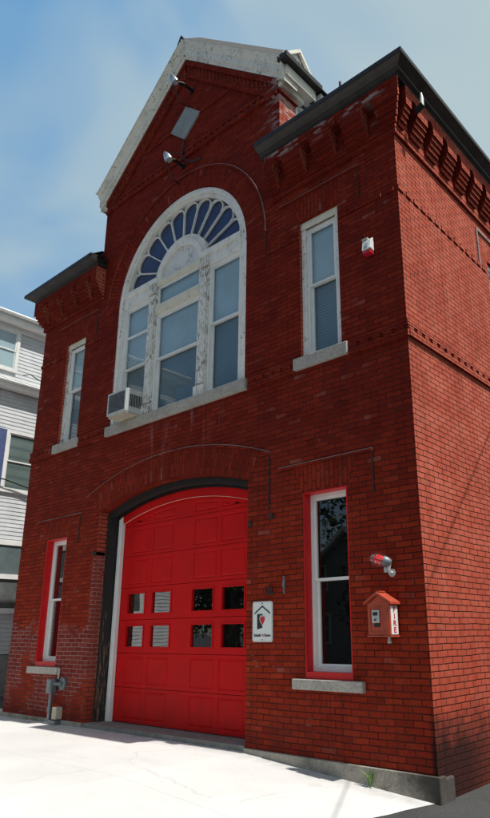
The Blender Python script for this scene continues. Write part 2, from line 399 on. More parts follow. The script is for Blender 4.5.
reveal([(-DH,-.5),(-DH,DS)],.55); reveal(([(-DH,DS)]+door_arc[::-1][1:-1]+[(DH,DS)]),.55); reveal([(DH,DS),(DH,-.5)],.55)
for h in holes: reveal((h+[h[0]])[::-1],.34)
part(mb,'front_wall','brick')
# side walls, rear wall
SW=(3.12,3.92,5.82,8.25); DEP=11.5
mb=MB(); mb.tess([[(0,-.5),(DEP,-.5),(DEP,TOPZ),(0,TOPZ)],[(SW[0],SW[2]),(SW[1],SW[2]),(SW[1],SW[3]),(SW[0],SW[3])]],lambda p:SD(p,0))
h=[(SW[0],SW[2]),(SW[1],SW[2]),(SW[1],SW[3]),(SW[0],SW[3])]
for p,q in zip(h,h[1:]+h[:1]): mb.face([SD(p,0),SD(q,0),SD(q,-.3),SD(p,-.3)])
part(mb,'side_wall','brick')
mb=MB(); mb.face([(-A_,DEP,-.5),(-A_,0,-.5),(-A_,0,TOPZ),(-A_,DEP,TOPZ)]); part(mb,'side_wall','brick')
mb=MB(); mb.face([(A_,DEP,-.5),(-A_,DEP,-.5),(-A_,DEP,TOPZ),(A_,DEP,TOPZ)]); part(mb,'rear_wall','brick')
# plinth
mb=MB(); mb.prism([[(DH+.005,-.6),(A_+.045,-.6),(A_+.045,.228),(DH+.005,.24)]],FR,-.05,.1)
part(mb,'plinth','base',bevel=.012)
mb=MB(); mb.box(A_-.02,A_+.035,.103,.32,-.6,.20); part(mb,'corner_stone','sooty',bevel=.02)
mb=MB(); mb.box(-A_-.03,-DH-.012,-.045,.1,-.4,.262); part(mb,'plinth','base',bevel=.012)
# door threshold
mb=MB(); mb.prism([[(-2.028,-.2),(2.028,-.2),(2.028,.262),(-2.028,.262)]],FR,-.01,.7); part(mb,'door_sill','threshold',bevel=.015)

# ---- arch rings and hood moulds
def arch_ring(cz,r0,r1,a0,a1,n,y0,name='brick_arch'):
    Aa=arc(0,cz,r1,a0,a1,n); B=arc(0,cz,r0,a0,a1,n)
    uA=[(r1-r0+.118,(a0+(a1-a0)*i/n)*r0*1.06) for i in range(n+1)]; uB=[(.118,u[1]) for u in uA]
    m=MB(); m.strip(B,Aa,FR,y0,.06,uB,uA); return part(m,name,'brick')
arch_ring(DC,DR+.003,DR+.50,da-.012,pi-da+.012,30,-.006)
arch_ring(WC,WR+.003,WR+.46,0,pi,44,-.006)
def hood_path(path,w,y0,name='hood_mould'):
    # strip of projecting brick following a 2D path (offset outwards by w)
    P=[Vector((p[0],p[1])) for p in path]; out=[]
    for i,p in enumerate(P):
        d1=(p-P[i-1]).normalized() if i else None; d2=(P[i+1]-p).normalized() if i<len(P)-1 else None
        n1=Vector((d1.y,-d1.x)) if d1 else None; n2=Vector((d2.y,-d2.x)) if d2 else None
        if n1 is None: n=n2
        elif n2 is None: n=n1
        else:
            n=(n1+n2); n=n/max(.3,n.dot(n1)) if n.length>1e-6 else n1
        out.append((p.x+n.x*w,p.y+n.y*w))
    m=MB(); m.strip(path,out,FR,y0,.04)
    part(m,name,'hood')
    inn=[(2*p[0]-o_[0]+(p[0]-o_[0])*2.2,2*p[1]-o_[1]+(p[1]-o_[1])*2.2) for p,o_ in zip(path,out)]
    m=MB(); m.strip(inn,path,FR,y0-.006,.04); part(m,'hood_brick','brick')
def drops(x,z0,z1,w,c=0):
    for s in (1,):
        w=w*.6; m=MB(); a,b=sorted((c+s*x,c+s*(x+w))); m.box(a,b,-.018,.03,z0,z1); part(m,'hood_drop','rust')
hr=DR+.503; ha=atan2(4.38-DC,2.5)
hp=arc(0,DC,hr,ha,pi-ha,30)
hood_path(hp,.013,-.02); drops(2.47,3.55,4.37,.03)
hood_path(arc(0,WC,WR+.463,-.0,pi*.97,44),.012,-.02); drops(WR+.463,7.98,8.455,.03)
for q,zl,zt,s,hw in ((LW,3.52,4.135,1,.82),(LW,3.52,4.135,-1,.82),(UW,8.16,8.76,1,.79),(UW,8.16,8.76,-1,.79)):
    c=s*q['c']
    hood_path([(c+hw+.02,zt),(c-hw-.02,zt)],.012,-.02); drops(hw,zl,zt-.002,.025,c)
    m=MB(); z0=q['z1']+.003
    a0,a1=q['w']+.0,q['w']+.17
    F=[(c-a0,z0),(c+a0,z0),(c+a1,zt-.02),(c-a1,zt-.02)]
    m.prism([F],FR,-.006,.05)
    for i,f in enumerate(m.f):
        m.uv[i]=[(m.v[k][2]-z0+.1,m.v[k][0]*1.0) for k in f]
    part(m,'jack_arch','brick')

# ---- string courses with dentils (mesh per run)
def dentil_run(p0,p1,z,fn,pitch=.215,band=True,lo=True):
    """run along a wall; fn(u,v,d)->3D with d outward"""
    m=MB()
    def bx(u0,u1,z0,z1,d):
        P=[fn(u0,z0,-.02),fn(u1,z0,-.02),fn(u1,z0,d),fn(u0,z0,d),fn(u0,z1,-.02),fn(u1,z1,-.02),fn(u1,z1,d),fn(u0,z1,d)]
        c=sum((Vector(p) for p in P),Vector())/8
        for q in ((0,3,2,1),(4,5,6,7),(0,1,5,4),(1,2,6,5),(2,3,7,6),(3,0,4,7)):
            F=[Vector(P[k]) for k in q]; n=(F[1]-F[0]).cross(F[2]-F[0])
            if n.dot(sum(F,Vector())/4-c)<0: F=F[::-1]
            m.face(F)
    if lo: bx(p0,p1,z-.085,z,.045)
    if band: bx(p0,p1,z+.078,z+.152,.035)
    bx(p0,p1,z+.001,z+.077,.008)
    n=max(1,int(round((p1-p0)/pitch))); w=(p1-p0)/n
    for i in range(n): bx(p0+w*i+.003,p0+w*i+w*.6,z+.0005,z+.0775,.03 if band else .022)
    return m
fF=lambda u,z,d:(u,-d,z); fS=lambda u,z,d:(A_+d,u,z)
def course(segs,z,name,**k):
    for a,b in segs: part(dentil_run(a,b,z,fF,**k),name,'brick')
course([(UW['c']+.53,A_+.03),(2.03,UW['c']-.53),(-UW['c']+.53,-2.03),(-A_-.03,-UW['c']-.53)],5.68,'string_course')
part(dentil_run(.0,DEP,5.68,fS),'string_course','brick')
course([(UW['c']+.40,A_+.02),(WR+.52,UW['c']-.40),(-UW['c']+.40,-WR-.52),(-A_-.02,-UW['c']-.40)],7.96,'dentil_course',band=False,lo=False)
part(dentil_run(.0,SW[0]-.05,7.96,fS,band=False,lo=False),'dentil_course','brick')
part(dentil_run(-2.66,2.66,11.36,fF,pitch=.17),'string_course','brick')
m=MB(); m.prism([[(-1.88,12.19),(1.88,12.19),(1.83,12.255),(-1.83,12.255)]],FR,-.02,.02); part(m,'string_course','brick')
# side label by the side window
m=MB(); m.box(A_-.02,A_+.03,2.72,2.76,8.0,8.76); m.box(A_-.02,A_+.03,2.763,4.2,8.72,8.76); part(m,'hood_mould','hood')

# ---- corbel tables below the wing cornices
CB=9.0
def corbel(u0,u1,fn,pitch,endl,endr,flip=False):
    """stepped brackets with arched niches; layers grow outward"""
    m=MB(); n=int(round((u1-u0)/pitch)); w=(u1-u0)/n; nw=w*.36
    def L(p,d): return fn(p[0],p[1],d)
    steps=[(.05,9.03),(.095,9.075),(.14,9.15),(.175,9.225),(.21,9.30),(.245,9.375)]
    d0=-.01
    for d1,zb in steps:
        el=u0-(d1 if endl else 0); er=u1+(d1 if endr else 0)
        P=[(el,9.74),(el,zb)]
        for i in range(n):
            a=u0+w*i+(w-nw)/2; b=a+nw; at=9.57-nw/2
            if d1<.06: continue
            P.append((a,zb))
            if at>zb+.01: P+= [(a,at)]+[((a+b)/2-nw/2*cos(t*pi/6),at+nw/2*sin(t*pi/6)) for t in range(1,6)]+[(b,at)]
            else:
                for t in range(1,6):
                    z=at+nw/2*sin(t*pi/6)
                    if z>zb+.01: P.append(((a+b)/2-nw/2*cos(t*pi/6),z))
            P.append((b,zb))
        P+= [(er,zb),(er,9.74)]
        m.tess([P],lambda p:L(p,d1),flip=flip)
        for i in range(len(P)-1):
            p,q=P[i],P[i+1]; F=[L(p,d1),L(p,d0),L(q,d0),L(q,d1)]
            m.face(F if not flip else F[::-1])
        d0=d1-.001
    # small bed course under the brackets
    zb=8.93; F=[]
    for (a,b,d,z0,z1) in ((u0-(.05 if endl else 0),u1+(.05 if endr else 0),.05,8.94,9.012),):
        c=[L((a,z0),-.01),L((b,z0),-.01),L((b,z0),d),L((a,z0),d),L((a,z1),-.01),L((b,z1),-.01),L((b,z1),d),L((a,z1),d)]
        ce=sum((Vector(p) for p in c),Vector())/8
        for q in ((0,3,2,1),(4,5,6,7),(0,1,5,4),(1,2,6,5),(2,3,7,6),(3,0,4,7)):
            F=[Vector(c[k]) for k in q]; nn=(F[1]-F[0]).cross(F[2]-F[0])
            if nn.dot(sum(F,Vector())/4-ce)<0: F=F[::-1]
            m.face(F)
    return m
part(corbel(2.56,A_,fF,.55,False,True),'corbel_table','brick')
part(corbel(-A_,-2.56,fF,.55,True,False),'corbel_table','brick')
part(corbel(.0,DEP,fS,.492,False,False),'corbel_table','brick')

# ---- wing gutters / cornices (moulded profile, mitred at the corner)
prof=[(.0,9.725),(.245,9.725),(.25,9.77),(.30,9.785),(.31,9.81),(.37,9.835),(.43,9.865),(.45,9.87),(.45,9.945),(.0,9.985)]
def sweep(paths,name,mat):
    m=MB()
    rows=[paths(d,z) for d,z in prof]
    n=len(rows[0])
    for i in range(len(prof)-1):
        for k in range(n-1): m.face([rows[i][k],rows[i][k+1],rows[i+1][k+1],rows[i+1][k]])
    m.face([r[0] for r in rows][::-1]); m.face([r[-1] for r in rows])
    return part(m,name,mat)
sweep(lambda d,z:[(2.50,-d,z),(A_+d,-d,z),(A_+d,DEP+.3,z)],'gutter','dark')
sweep(lambda d,z:[(-A_-d,DEP+.3,z),(-A_-d,-d,z),(-2.52,-d,z)],'gutter','dark')
# ragged end of the left gutter and a small lightning stub on the right one
m=MB()
for k in range(9):
    x=-2.60+random.uniform(-.03,.12); y=-random.uniform(.05,.44); z=9.93+random.uniform(-.1,.05)
    m.obox(Matrix.Translation((x,y,z))@Matrix.Rotation(random.uniform(-.8,.8),4,'Y')@Matrix.Rotation(random.uniform(-.8,.8),4,'X'),random.uniform(.05,.16),random.uniform(.04,.1),random.uniform(.015,.05))
part(m,'broken_board','black')
m=MB(); m.tube([(4.35,-.40,9.95),(4.35,-.40,10.08)],.022,8); part(m,'gutter_bolt','black')
# wing roofs and main roof
for s in (1,-1):
    m=MB(); P=[(s*(A_+.40),-.38,9.985),(s*(A_+.40),DEP+.2,9.985),(s*2.70,DEP+.2,10.25),(s*2.70,-.05,10.25),(s*2.62,-.38,9.985)]
    m.face(P if s>0 else P[::-1]); part(m,'roof','shingle')

# ---- gable
# brick returns of the centre bay
for s in (1,-1):
    m=MB(); q=[(s*2.72,0,9.8),(s*2.72,.46,9.8),(s*2.72,.46,11.62),(s*2.72,0,GP-2.72*GS)]
    m.face(q if s>0 else q[::-1]); q=[(s*2.72,.46,9.8),(s*2.45,.46,9.8),(s*2.45,.46,11.9),(s*2.72,.46,11.62)]; m.face(q if s>0 else q[::-1])
    m.box(min(s*2.70,s*2.765),max(s*2.70,s*2.765),-.0,.47,11.27,11.345)
    part(m,'gable_return','brick')
def L0(x): return GP-abs(x)*GS
# rake dentils + band
def rake_band(off,h,d,side,x0=.0,x1=2.68):
    s=side
    return [(s*x0,L0(x0)-off-h),(s*x1,L0(x1)-off-h),(s*x1,L0(x1)-off),(s*x0,L0(x0)-off)]
for s in (1,-1):
    m=MB()
    m.prism([rake_band(.36,.10,0,s,.04 if s>0 else .045,2.62)],FR,-.05,.03)
    n=22; 
    for i in range(n):
        a=.06+2.52*i/n; b=a+2.52/n*.55
        m.prism([[(s*a,L0(a)-.355),(s*b,L0(b)-.355),(s*b,L0(b)-.13),(s*a,L0(a)-.13)]],FR,-.04,.03)
    m.prism([rake_band(.0,.128,0,s,.0 if s>0 else .003,2.70)],FR,-.06,.03)
    part(m,'rake_dentils','brick')
# coping along the rakes: moulded white board, ridge roof behind
cop=[(.02,.02),(-.075,.02),(-.085,.10),(-.12,.12),(-.12,.30),(-.15,.33),(-.20,.43),(-.215,.44),(-.215,.475)]
XE=2.90
for s in (1,-1):
    m=MB(); rows=[[(0,y,L0(0)+dz),(s*XE,y,L0(XE)+dz)] for y,dz in cop]
    for r,q in zip(rows,rows[1:]):
        F=[r[0],q[0],q[1],r[1]]; m.face(F if s<0 else F[::-1])
    F=[r[1] for r in rows]+[(s*XE,.3,L0(XE)+.475),(s*XE,.3,L0(XE)+.02)]
    m.face(F if s>0 else F[::-1])
    part(m,'rake_board','rake')
    m=MB(); top=[(-.215,.478),(.30,.97),(.80,.478),(.76,.05)]
    rows=[[(0,y,L0(0)+dz),(s*(XE+.03),y,L0(XE+.03)+dz)] for y,dz in top]
    for r,q in zip(rows,rows[1:]):
        F=[r[0],q[0],q[1],r[1]]; m.face(F if s<0 else F[::-1])
    part(m,'coping_roof','shingle')
    # little pediment closing the end
    zb=L0(XE)
    fe=lambda p,d:(s*(XE+d),p[0],p[1])
    m=MB(); m.tess([[(-.20,zb+.47),(.79,zb+.47),(.30,zb+.95)]],lambda p:fe(p,.012),flip=(s<0)); part(m,'pediment','vinyl')
    m=MB(); m.prism([[(-.215,zb+.478),(.80,zb+.478),(.30,zb+.985)],[(-.10,zb+.515),(.69,zb+.515),(.30,zb+.90)]],lambda p,d:fe(p,d),.03,.085); part(m,'pediment_trim','rake')
    if s>0:
        m=MB(); m.box(*sorted((s*(XE-.06),s*(XE+.17))),-.20,.86,zb+.37,zb+.474); part(m,'eave_gutter','dark')
    m=MB(); m.box(*sorted((s*2.70,s*(XE+.05))),-.06,.80,zb+.14,zb+.357); part(m,'eave_box','rake')
    m=MB(); m.box(*sorted((s*2.71,s*2.80)),-.02,.62,zb+.02,zb+.138); part(m,'bed_mould','rake')
    # attic wall and its eave behind the parapet
    m=MB(); m.box(*sorted((s*2.3,s*2.62)),.47,DEP-.2,9.8,11.60); part(m,'attic_wall','siding')
    m=MB(); m.box(*sorted((s*2.4,s*3.02)),.87,DEP,11.45,11.72); part(m,'attic_eave','trim')
    m=MB(); F=[(s*3.1,.80,11.725),(s*3.1,DEP+.2,11.725),(0,DEP+.2,13.9),(0,.80,13.9)]; m.face(F if s>0 else F[::-1]); part(m,'roof','shingle')
    m=MB(); f2=lambda p,d:(s*(2.625+d),p[0],p[1])
    m.prism([[(.50,10.35),(1.25,10.35),(1.25,11.44),(.50,11.44)],[(.56,10.42),(1.19,10.42),(1.19,11.38),(.56,11.38)]],f2,.002,.06); w=part(m,'window','vinyl')
    m=MB(); F=[f2(p,.02) for p in ((.56,10.42),(1.19,10.42),(1.19,11.38),(.56,11.38))]; m.face(F if s>0 else F[::-1]); part(m,'blind','blind',w)
m=MB(); m.prism([[(-.12,GP+.36),(0,GP+.47),(.12,GP+.36),(.02,GP+.55),(-.02,GP+.55)]],FR,-.225,-.05); part(m,'finial','black')
m=MB(); m.face([(-2.6,DEP-.1,9.9),(-2.6,DEP-.1,11.7),(0,DEP-.1,13.9),(2.6,DEP-.1,11.7),(2.6,DEP-.1,9.9)]); part(m,'rear_gable','siding')
# diamond plaque
m=MB(); m.prism([[(.05,11.79),(.52,12.225),(.06,12.65),(-.425,12.22)]],FR,-.035,.02); part(m,'diamond_plaque','plaque',bevel=.008)

# ---- windows
def sash(win,x0,x1,z0,z1,y,fw=.045,mat='vinyl',glassm='glass',back=None,bm='void',fn=None,name='sash'):
    fn=fn or FR
    m=MB(); m.ring(x0,x1,z0,z1,fw,y,y+.035,fn=fn); s_=part(m,name,mat,win)
    m=MB(); m.tess([[(x0+fw,z0+fw),(x1-fw,z0+fw),(x1-fw,z1-fw),(x0+fw,z1-fw)]],lambda p:fn(p,y+.02)); part(m,'pane',glassm,win)
    if back is not None:
        m=MB(); m.tess([[(x0+.01,z0+.01),(x1-.01,z0+.01),(x1-.01,z1-.01),(x0+.01,z1-.01)]],lambda p:fn(p,y+.02+back)); part(m,'blind',bm,win)
    return s_
def backing(win,x0,x1,z0,z1,y,fn=None):
    fn=fn or FR
    m=MB(); m.tess([[(x0,z0),(x1,z0),(x1,z1),(x0,z1)]],lambda p:fn(p,y)); part(m,'dark_room','void',win)
# lower windows: red lined openings, white double hung sashes
for s in (1,-1):
    q=LW; x0,x1=s*q['c']-q['w'],s*q['c']+q['w']
    m=MB(); m.ring(x0+.002,x1-.002,q['z0']+.002,q['z1']-.002,.018,.006,.28,wb=.085); w=part(m,'window','redtrim',label='lower window with red painted surround')
    m=MB(); m.ring(x0+.021,x1-.021,q['z0']+.088,q['z1']-.021,.052,.15,.235); part(m,'frame','vinyl',w)
    a,b=x0+.074,x1-.074; zm=2.475
    sash(w,a,b,zm-.02,q['z1']-.074,.165,.035,glassm='lowglass')
    sash(w,a,b,q['z0']+.141,zm+.015,.205,.04,glassm='lowglass')
    backing(w,x0-.1,x1+.1,q['z0']-.1,q['z1']+.1,.42)
    # pale rolled shade low in the room
    m=MB(); m.box(s*q['c']-.57,s*q['c']+.57,-.07,.09,q['z0']-.135,q['z0']-.003); part(m,'sill','granite',w,bevel=.01)
# upper windows: white casing, pale blinds
for s in (1,-1):
    q=UW; x0,x1=s*q['c']-q['w'],s*q['c']+q['w']
    m=MB(); m.ring(x0+.002,x1-.002,q['z0']+.002,q['z1']-.002,.085,.055,.20,wb=.03); w=part(m,'window','peel_heavy' if s<0 else 'peel',label='upper sash window with flaking white casing')
    m=MB(); m.box(x0+.004,x1-.004,.035,.053,q['z1']-.13,q['z1']-.006); part(m,'head_board','cream',w)
    m=MB(); m.ring(x0+.088,x1-.088,q['z0']+.034,q['z1']-.135,.04,.085,.16); part(m,'frame','vinyl',w)
    a,b=x0+.129,x1-.129; zm=7.08
    sash(w,a,b,zm-.02,q['z1']-.176,.10,.032,back=.05,bm='blind')
    sash(w,a,b,q['z0']+.075,zm+.015,.137,.036,back=.05,bm='blind2')
    backing(w,x0-.1,x1+.1,q['z0']-.1,q['z1']+.1,.36)
    m=MB(); m.box(s*q['c']-.51,s*q['c']+.51,-.06,.05,q['z0']-.195,q['z0']-.002); part(m,'sill','granite',w,bevel=.012)
# side window
f3=lambda p,d:(A_-d,p[0],p[1])
m=MB(); m.ring(SW[0]+.002,SW[1]-.002,SW[2]+.002,SW[3]-.002,.085,.05,.2,fn=f3); w=part(m,'window','peel')
sash(w,SW[0]+.09,SW[1]-.09,7.06,SW[3]-.09,.09,.035,back=.05,bm='blind',fn=f3); sash(w,SW[0]+.09,SW[1]-.09,SW[2]+.09,7.09,.13,.035,back=.05,bm='blind2',fn=f3)
m=MB(); m.box(A_-.05,A_+.06,SW[0]-.12,SW[1]+.12,SW[2]-.195,SW[2]-.002); part(m,'sill','granite',w,bevel=.012)

# ---- great arched window
m=MB()
ri,rm=1.745,1.82
def leg(r): return [(r,WZ0+.002)]+arc(0,WC,r,0,pi,44)+[(-r,WZ0+.002)]
m.strip(leg(rm),leg(WR-.003),FR,.012,.2); m.strip(leg(ri),leg(rm-.002),FR,.05,.2)
BWN=part(m,'window','peel',label='great arched window of three lights under a blue fanlight')
# transom between lights and fan
m=MB()
for s in (1,-1):
    m=MB(); a,b=sorted((s*.903,s*1.742)); m.box(a,b,.035,.19,8.41,8.66); a,b=sorted((s*.66,s*1.742)); m.box(a,b,.0,.072,8.66,8.77); a,b=sorted((s*.803,s*1.742)); m.box(a,b,.072,.19,8.66,8.77)
    part(m,'transom','peel',BWN)
# mullion posts with fillets and bases
for s in (1,-1):
    m=MB(); a,b=sorted((s*.655,s*.90)); m.box(a,b,.03,.19,WZ0+.002,8.658)
    a,b=sorted((s*.685,s*.87)); m.box(a,b,.005,.028,WZ0+.25,8.38)
    a,b=sorted((s*.64,s*.915)); m.box(a,b,-.02,.027,WZ0+.002,WZ0+.20); m.box(a,b,-.025,.027,8.42,8.50)
    part(m,'mullion','peel_heavy',BWN)
# lunette arch
LC=8.66
m=MB(); m.strip(arc(0,LC,.575,0,pi,28),arc(0,LC,.69,0,pi,28),FR,.03,.19); m.strip(arc(0,LC,.692,0,pi,28),arc(0,LC,.80,0,pi,28),FR,.075,.19)
part(m,'lunette_arch','peel',BWN)
m=MB(); m.tess([arc(0,LC,.574,0,pi,28)],lambda p:(p[0],.09,p[1])); part(m,'lunette_panel','lunette',BWN)
for za,zc in ((8.555,8.658),(7.92,8.10)):
    m=MB(); m.box(-.653,.653,.02,.19,za,zc); part(m,'transom','cream',BWN)
# fan glass and its muntins
m=MB(); P=[p for p in arc(0,WC,1.75,0,pi,44) if p[1]>8.7]; P=[(1.735,8.70)]+P+[(-1.735,8.70)]
P+= [p for p in arc(0,LC,.80,pi,0,28)]
m.tess([P],lambda p:(p[0],.15,p[1])); part(m,'pane','glassb',BWN)
m=MB(); m.tess([P],lambda p:(p[0],.17,p[1])); part(m,'fan_backing','fanback',BWN)
NP=10
def rout(t):  # distance from lunette centre to the outer ring along angle t
    d=WC-LC; return d*sin(t)*1.0+sqrt(max(0,1.745**2-(d*cos(t))**2))
t0=.06; ths=[t0+(pi-2*t0)*i/NP for i in range(NP+1)]
def pl(t,r): return (r*cos(t),LC+r*sin(t))
m=MB(); mw=.0115
for i,t in enumerate(ths):
    ra,rb=.795,(rout(t)-.15 if 0<i<NP else rout(t)-.06)
    d=(cos(t),sin(t)); n=(-d[1],d[0]); a=pl(t,ra); b=pl(t,rb)
    m.prism([[(a[0]-n[0]*mw,a[1]-n[1]*mw),(b[0]-n[0]*mw,b[1]-n[1]*mw),(b[0]+n[0]*mw,b[1]+n[1]*mw),(a[0]+n[0]*mw,a[1]+n[1]*mw)]],FR,.105,.148)
for i in range(NP):
    ta,tb=ths[i],ths[i+1]; tm=(ta+tb)/2; R=rout(tm)-.012
    hw=(tb-ta)/2
    inner=[];outer=[]
    ca=[]
    for k in range(13):
        u=-1+2*k/12.; tt=tm+hw*u; rr=R-.17*(1-sqrt(max(0,1-u*u)))
        ca.append(pl(tt,rr))
    for k,p in enumerate(ca):
        u=-1+2*k/12.; c=pl(tm,R-.20); v=Vector((p[0]-c[0],p[1]-c[1])).normalized()
        inner.append((p[0]-v.x*mw,p[1]-v.y*mw)); outer.append((p[0]+v.x*mw*.9,p[1]+v.y*mw*.9))
    m.strip(inner,outer,FR,.102 if i%2 else .0985,.147)
part(m,'fan_muntins','fanwhite',BWN)
# three lights
zb=WZ0+.03
for (a,b,zm) in ((.903,1.74,7.19),(-1.74,-.903,7.0)):
    m=MB(); m.ring(a,b,zb,8.405,.045,.06,.19); part(m,'frame','vinyl',BWN)
    A2,B2=a+.047,b-.047
    sash(BWN,A2,B2,zm-.02,8.357,.085,.03,back=.05,bm='blind'); sash(BWN,A2,B2,zb+.048,zm+.012,.123,.034,back=.05,bm='blind2')
m=MB(); m.box(-1.69,-.98,.08,.118,7.70,7.735); part(m,'check_rail','vinyl',BWN)
sash(BWN,-.652,.652,8.102,8.553,.06,.05,back=.06,bm='blind')
m=MB(); m.ring(-.652,.652,zb,7.918,.045,.06,.19); part(m,'frame','vinyl',BWN)
sash(BWN,-.605,.605,6.93,7.87,.085,.03,back=.05,bm='blind'); sash(BWN,-.605,.605,zb+.048,6.962,.123,.034,back=.05,bm='blind2')
backing(BWN,-2.0,2.0,5.6,10.5,.40)
m=MB(); m.box(-2.0,1.995,-.07,.06,WZ0-.20,WZ0-.002); part(m,'sill','granite',BWN,bevel=.014)

# ---- garage door
# black rotten lining inside the brick reveal
def dleg(off,z0=.264): 
    r=DR-off; h=DH-off; aa=math.acos(min(1,h/r))
    return [(h,z0)]+arc(0,DC,r,aa,pi-aa,24)+[(-h,z0)]
m=MB(); m.strip(dleg(.11),dleg(.004),FR,.20,.55); DF=part(m,'door_frame','wood')
m=MB(); m.strip(dleg(.15)[1:-1],dleg(.112)[1:-1],FR,.33,.55); part(m,'door_head','black')
m=MB(); m.strip(dleg(.30)[1:-1],dleg(.152)[1:-1],FR,.385,.5); part(m,'door_head_trim','red')
m=MB(); m.strip(dleg(.3085)[1:-1],dleg(.304)[1:-1],FR,.381,.392); part(m,'caulk_line','cream')
for s in (1,-1):
    m=MB(); a,b=sorted((s*1.775,s*1.885)); m.prism([[(a-.02*(s<0),.265),(b,.265),(b,3.99),(a,3.94)]],FR,.37,.44); part(m,'door_stop','vinyl')
YD=.45; pit=.585; zb0=.27
cols=[(-1.545,-1.03),(-.81,-.285),(.285,.81),(1.03,1.545)]
rowc=[zb0+pit*(k+.5) for k in range(7)]
m=MB(); panes=[]
dtop=[(x,z-.0) for x,z in dleg(.312)[1:-1]]
for k in range(7):
    z0,z1=zb0+pit*k+.004,zb0+pit*(k+1)-.004
    hl=[]
    kind='pane' if k in (2,3) else 'panel'
    for (a,b) in cols:
        if kind=='pane': h=[(a,rowc[k]-.18),(b,rowc[k]-.18),(b,rowc[k]+.18),(a,rowc[k]+.18)]; panes.append(h)
        else:
            a,b={-1.545:(-1.57,-.97),-.81:(-.88,-.285),.285:(.285,.88),1.03:(.97,1.57)}[a]
            h=[(a,rowc[k]-.232),(b,rowc[k]-.232),(b,rowc[k]+.232),(a,rowc[k]+.232)]
        if k==6: 
            def ztop(x): return DC+sqrt((DR-.312)**2-x*x)-.06
            h=[(a,z0+.06),(b,z0+.06)]+[(b+(a-b)*i/6,min(z1+.2,ztop(b+(a-b)*i/6))) for i in range(7)]
        hl.append(h)
    if k<6: O=[(-1.90,z0),(1.90,z0),(1.90,z1),(-1.90,z1)]
    else: O=[(-1.90,z0),(1.90,z0),(1.90,3.95)]+[p for p in arc(0,DC,DR-.25,da+.03,pi-da-.03,20) if abs(p[0])<1.89]+[(-1.90,3.95)]
    m.prism([O]+hl,FR,YD,YD+.05,back=False,sides=[0])
    for h in hl:
        if kind=='pane': 
            for p,q in zip(h,h[1:]+h[:1]): m.face([FR(q,YD),FR(q,YD+.045),FR(p,YD+.045),FR(p,YD)])
        else:
            c=(sum(p[0] for p in h)/len(h),sum(p[1] for p in h)/len(h))
            def ins(p,e): return (p[0]+(e if p[0]<c[0] else -e)*(abs(p[0]-c[0])>.2),p[1]+(e if p[1]<c[1] else -e))
            r0,r1,r2=h,[ins(p,.014) for p in h],[ins(p,.045) for p in h]
            for ra,rb,da_,db in ((r0,r1,0,.014),(r1,r2,.014,.004)):
                for i in range(len(h)):
                    j=(i+1)%len(h); m.face([FR(ra[i],YD+da_),FR(ra[j],YD+da_),FR(rb[j],YD+db),FR(rb[i],YD+db)])
            m.tess([r2],lambda p:FR(p,YD+.004))
GD=part(m,'garage_door','red')
for h in panes:
    m=MB(); m.ring(h[0][0]-.022,h[1][0]+.022,h[0][1]-.022,h[2][1]+.022,.024,YD-.012,YD+.004); part(m,'pane_frame','red',GD)
    m=MB(); m.tess([h],lambda p:FR(p,YD+.025)); part(m,'pane','doorglass',GD)
m=MB(); m.box(-1.9,1.9,YD+.10,YD+.12,.27,4.4); part(m,'dark_room','void',GD)
m=MB(); m.box(-1.88,1.88,YD-.006,YD+.03,.262,.274); part(m,'bottom_seal','black',GD)
# iron brackets left in the brickwork
def hook(x,z,kind):
    m=MB()
    if kind=='claw':
        for k in range(4): m.tube([(x-.055+.035*k,-.0,z-.05),(x-.05+.033*k,-.05,z-.02),(x-.06+.04*k,-.06,z+.07-.015*(k%2))],[.013,.011,.006],6)
        m.box(x-.06,x+.06,-.02,.01,z-.07,z-.03)
    elif kind=='strap':
        m.box(x-.012,x+.012,-.03,.01,z-.12,z+.12); m.box(x-.035,x-.0125,-.02,.01,z-.03,z+.05)
    else:
        m.tube([(x,-.001,z),(x,-.04,z)],.035,8); m.box(x-.04,x+.04,-.015,.01,z-.05,z+.0)
    part(m,'wall_bracket','rust' if kind!='strap' else 'galv')
hook(2.54,3.44,'stub'); hook(2.52,2.36,'claw'); hook(2.79,2.42,'strap'); hook(2.10,3.38,'stub'); hook(-2.09,3.28,'stub')
m=MB(); m.box(-2.12,-2.03,-.02,.19,3.235,3.30); part(m,'impost','rust')

# ------------------------------------------------------------------ things fixed to the building
# air conditioner in the left light
AC=thing('air_conditioner','beige window air conditioner jutting over the arched window sill at its left end','air conditioner',loc=(-1.22,-.1,5.80))
def part0(mb,name,mat,parent,**k):
    o=mb.build(name,M[mat],parent,**k); o.matrix_parent_inverse=Matrix.Translation(parent.location).inverted(); return o
m=MB(); m.box(-1.51,-.90,-.33,.10,5.83,6.31); part0(m,'casing','lightgrey',AC,bevel=.02)
m=MB(); m.box(-1.50,-.91,-.32,.08,5.803,5.828); part0(m,'base_pan','beige',AC)
m=MB(); m.ring(-1.505,-.905,5.845,6.30,.035,-.36,-.332); part0(m,'grille_frame','lightgrey',AC)
m=MB()
for k in range(15): 
    z=5.885+.0265*k; m.box(-1.468,-.942,-.352,-.338,z,z+.012)
part0(m,'grille','galv',AC)
m=MB(); m.box(-1.468,-.942,-.336,-.331,5.882,6.263); part0(m,'coil','black',AC)
m=MB()
for k in range(8): m.box(-.899,-.894,-.27+.0+.035*k,-.25+.035*k,5.95,6.2)
part0(m,'side_louvre','black',AC)

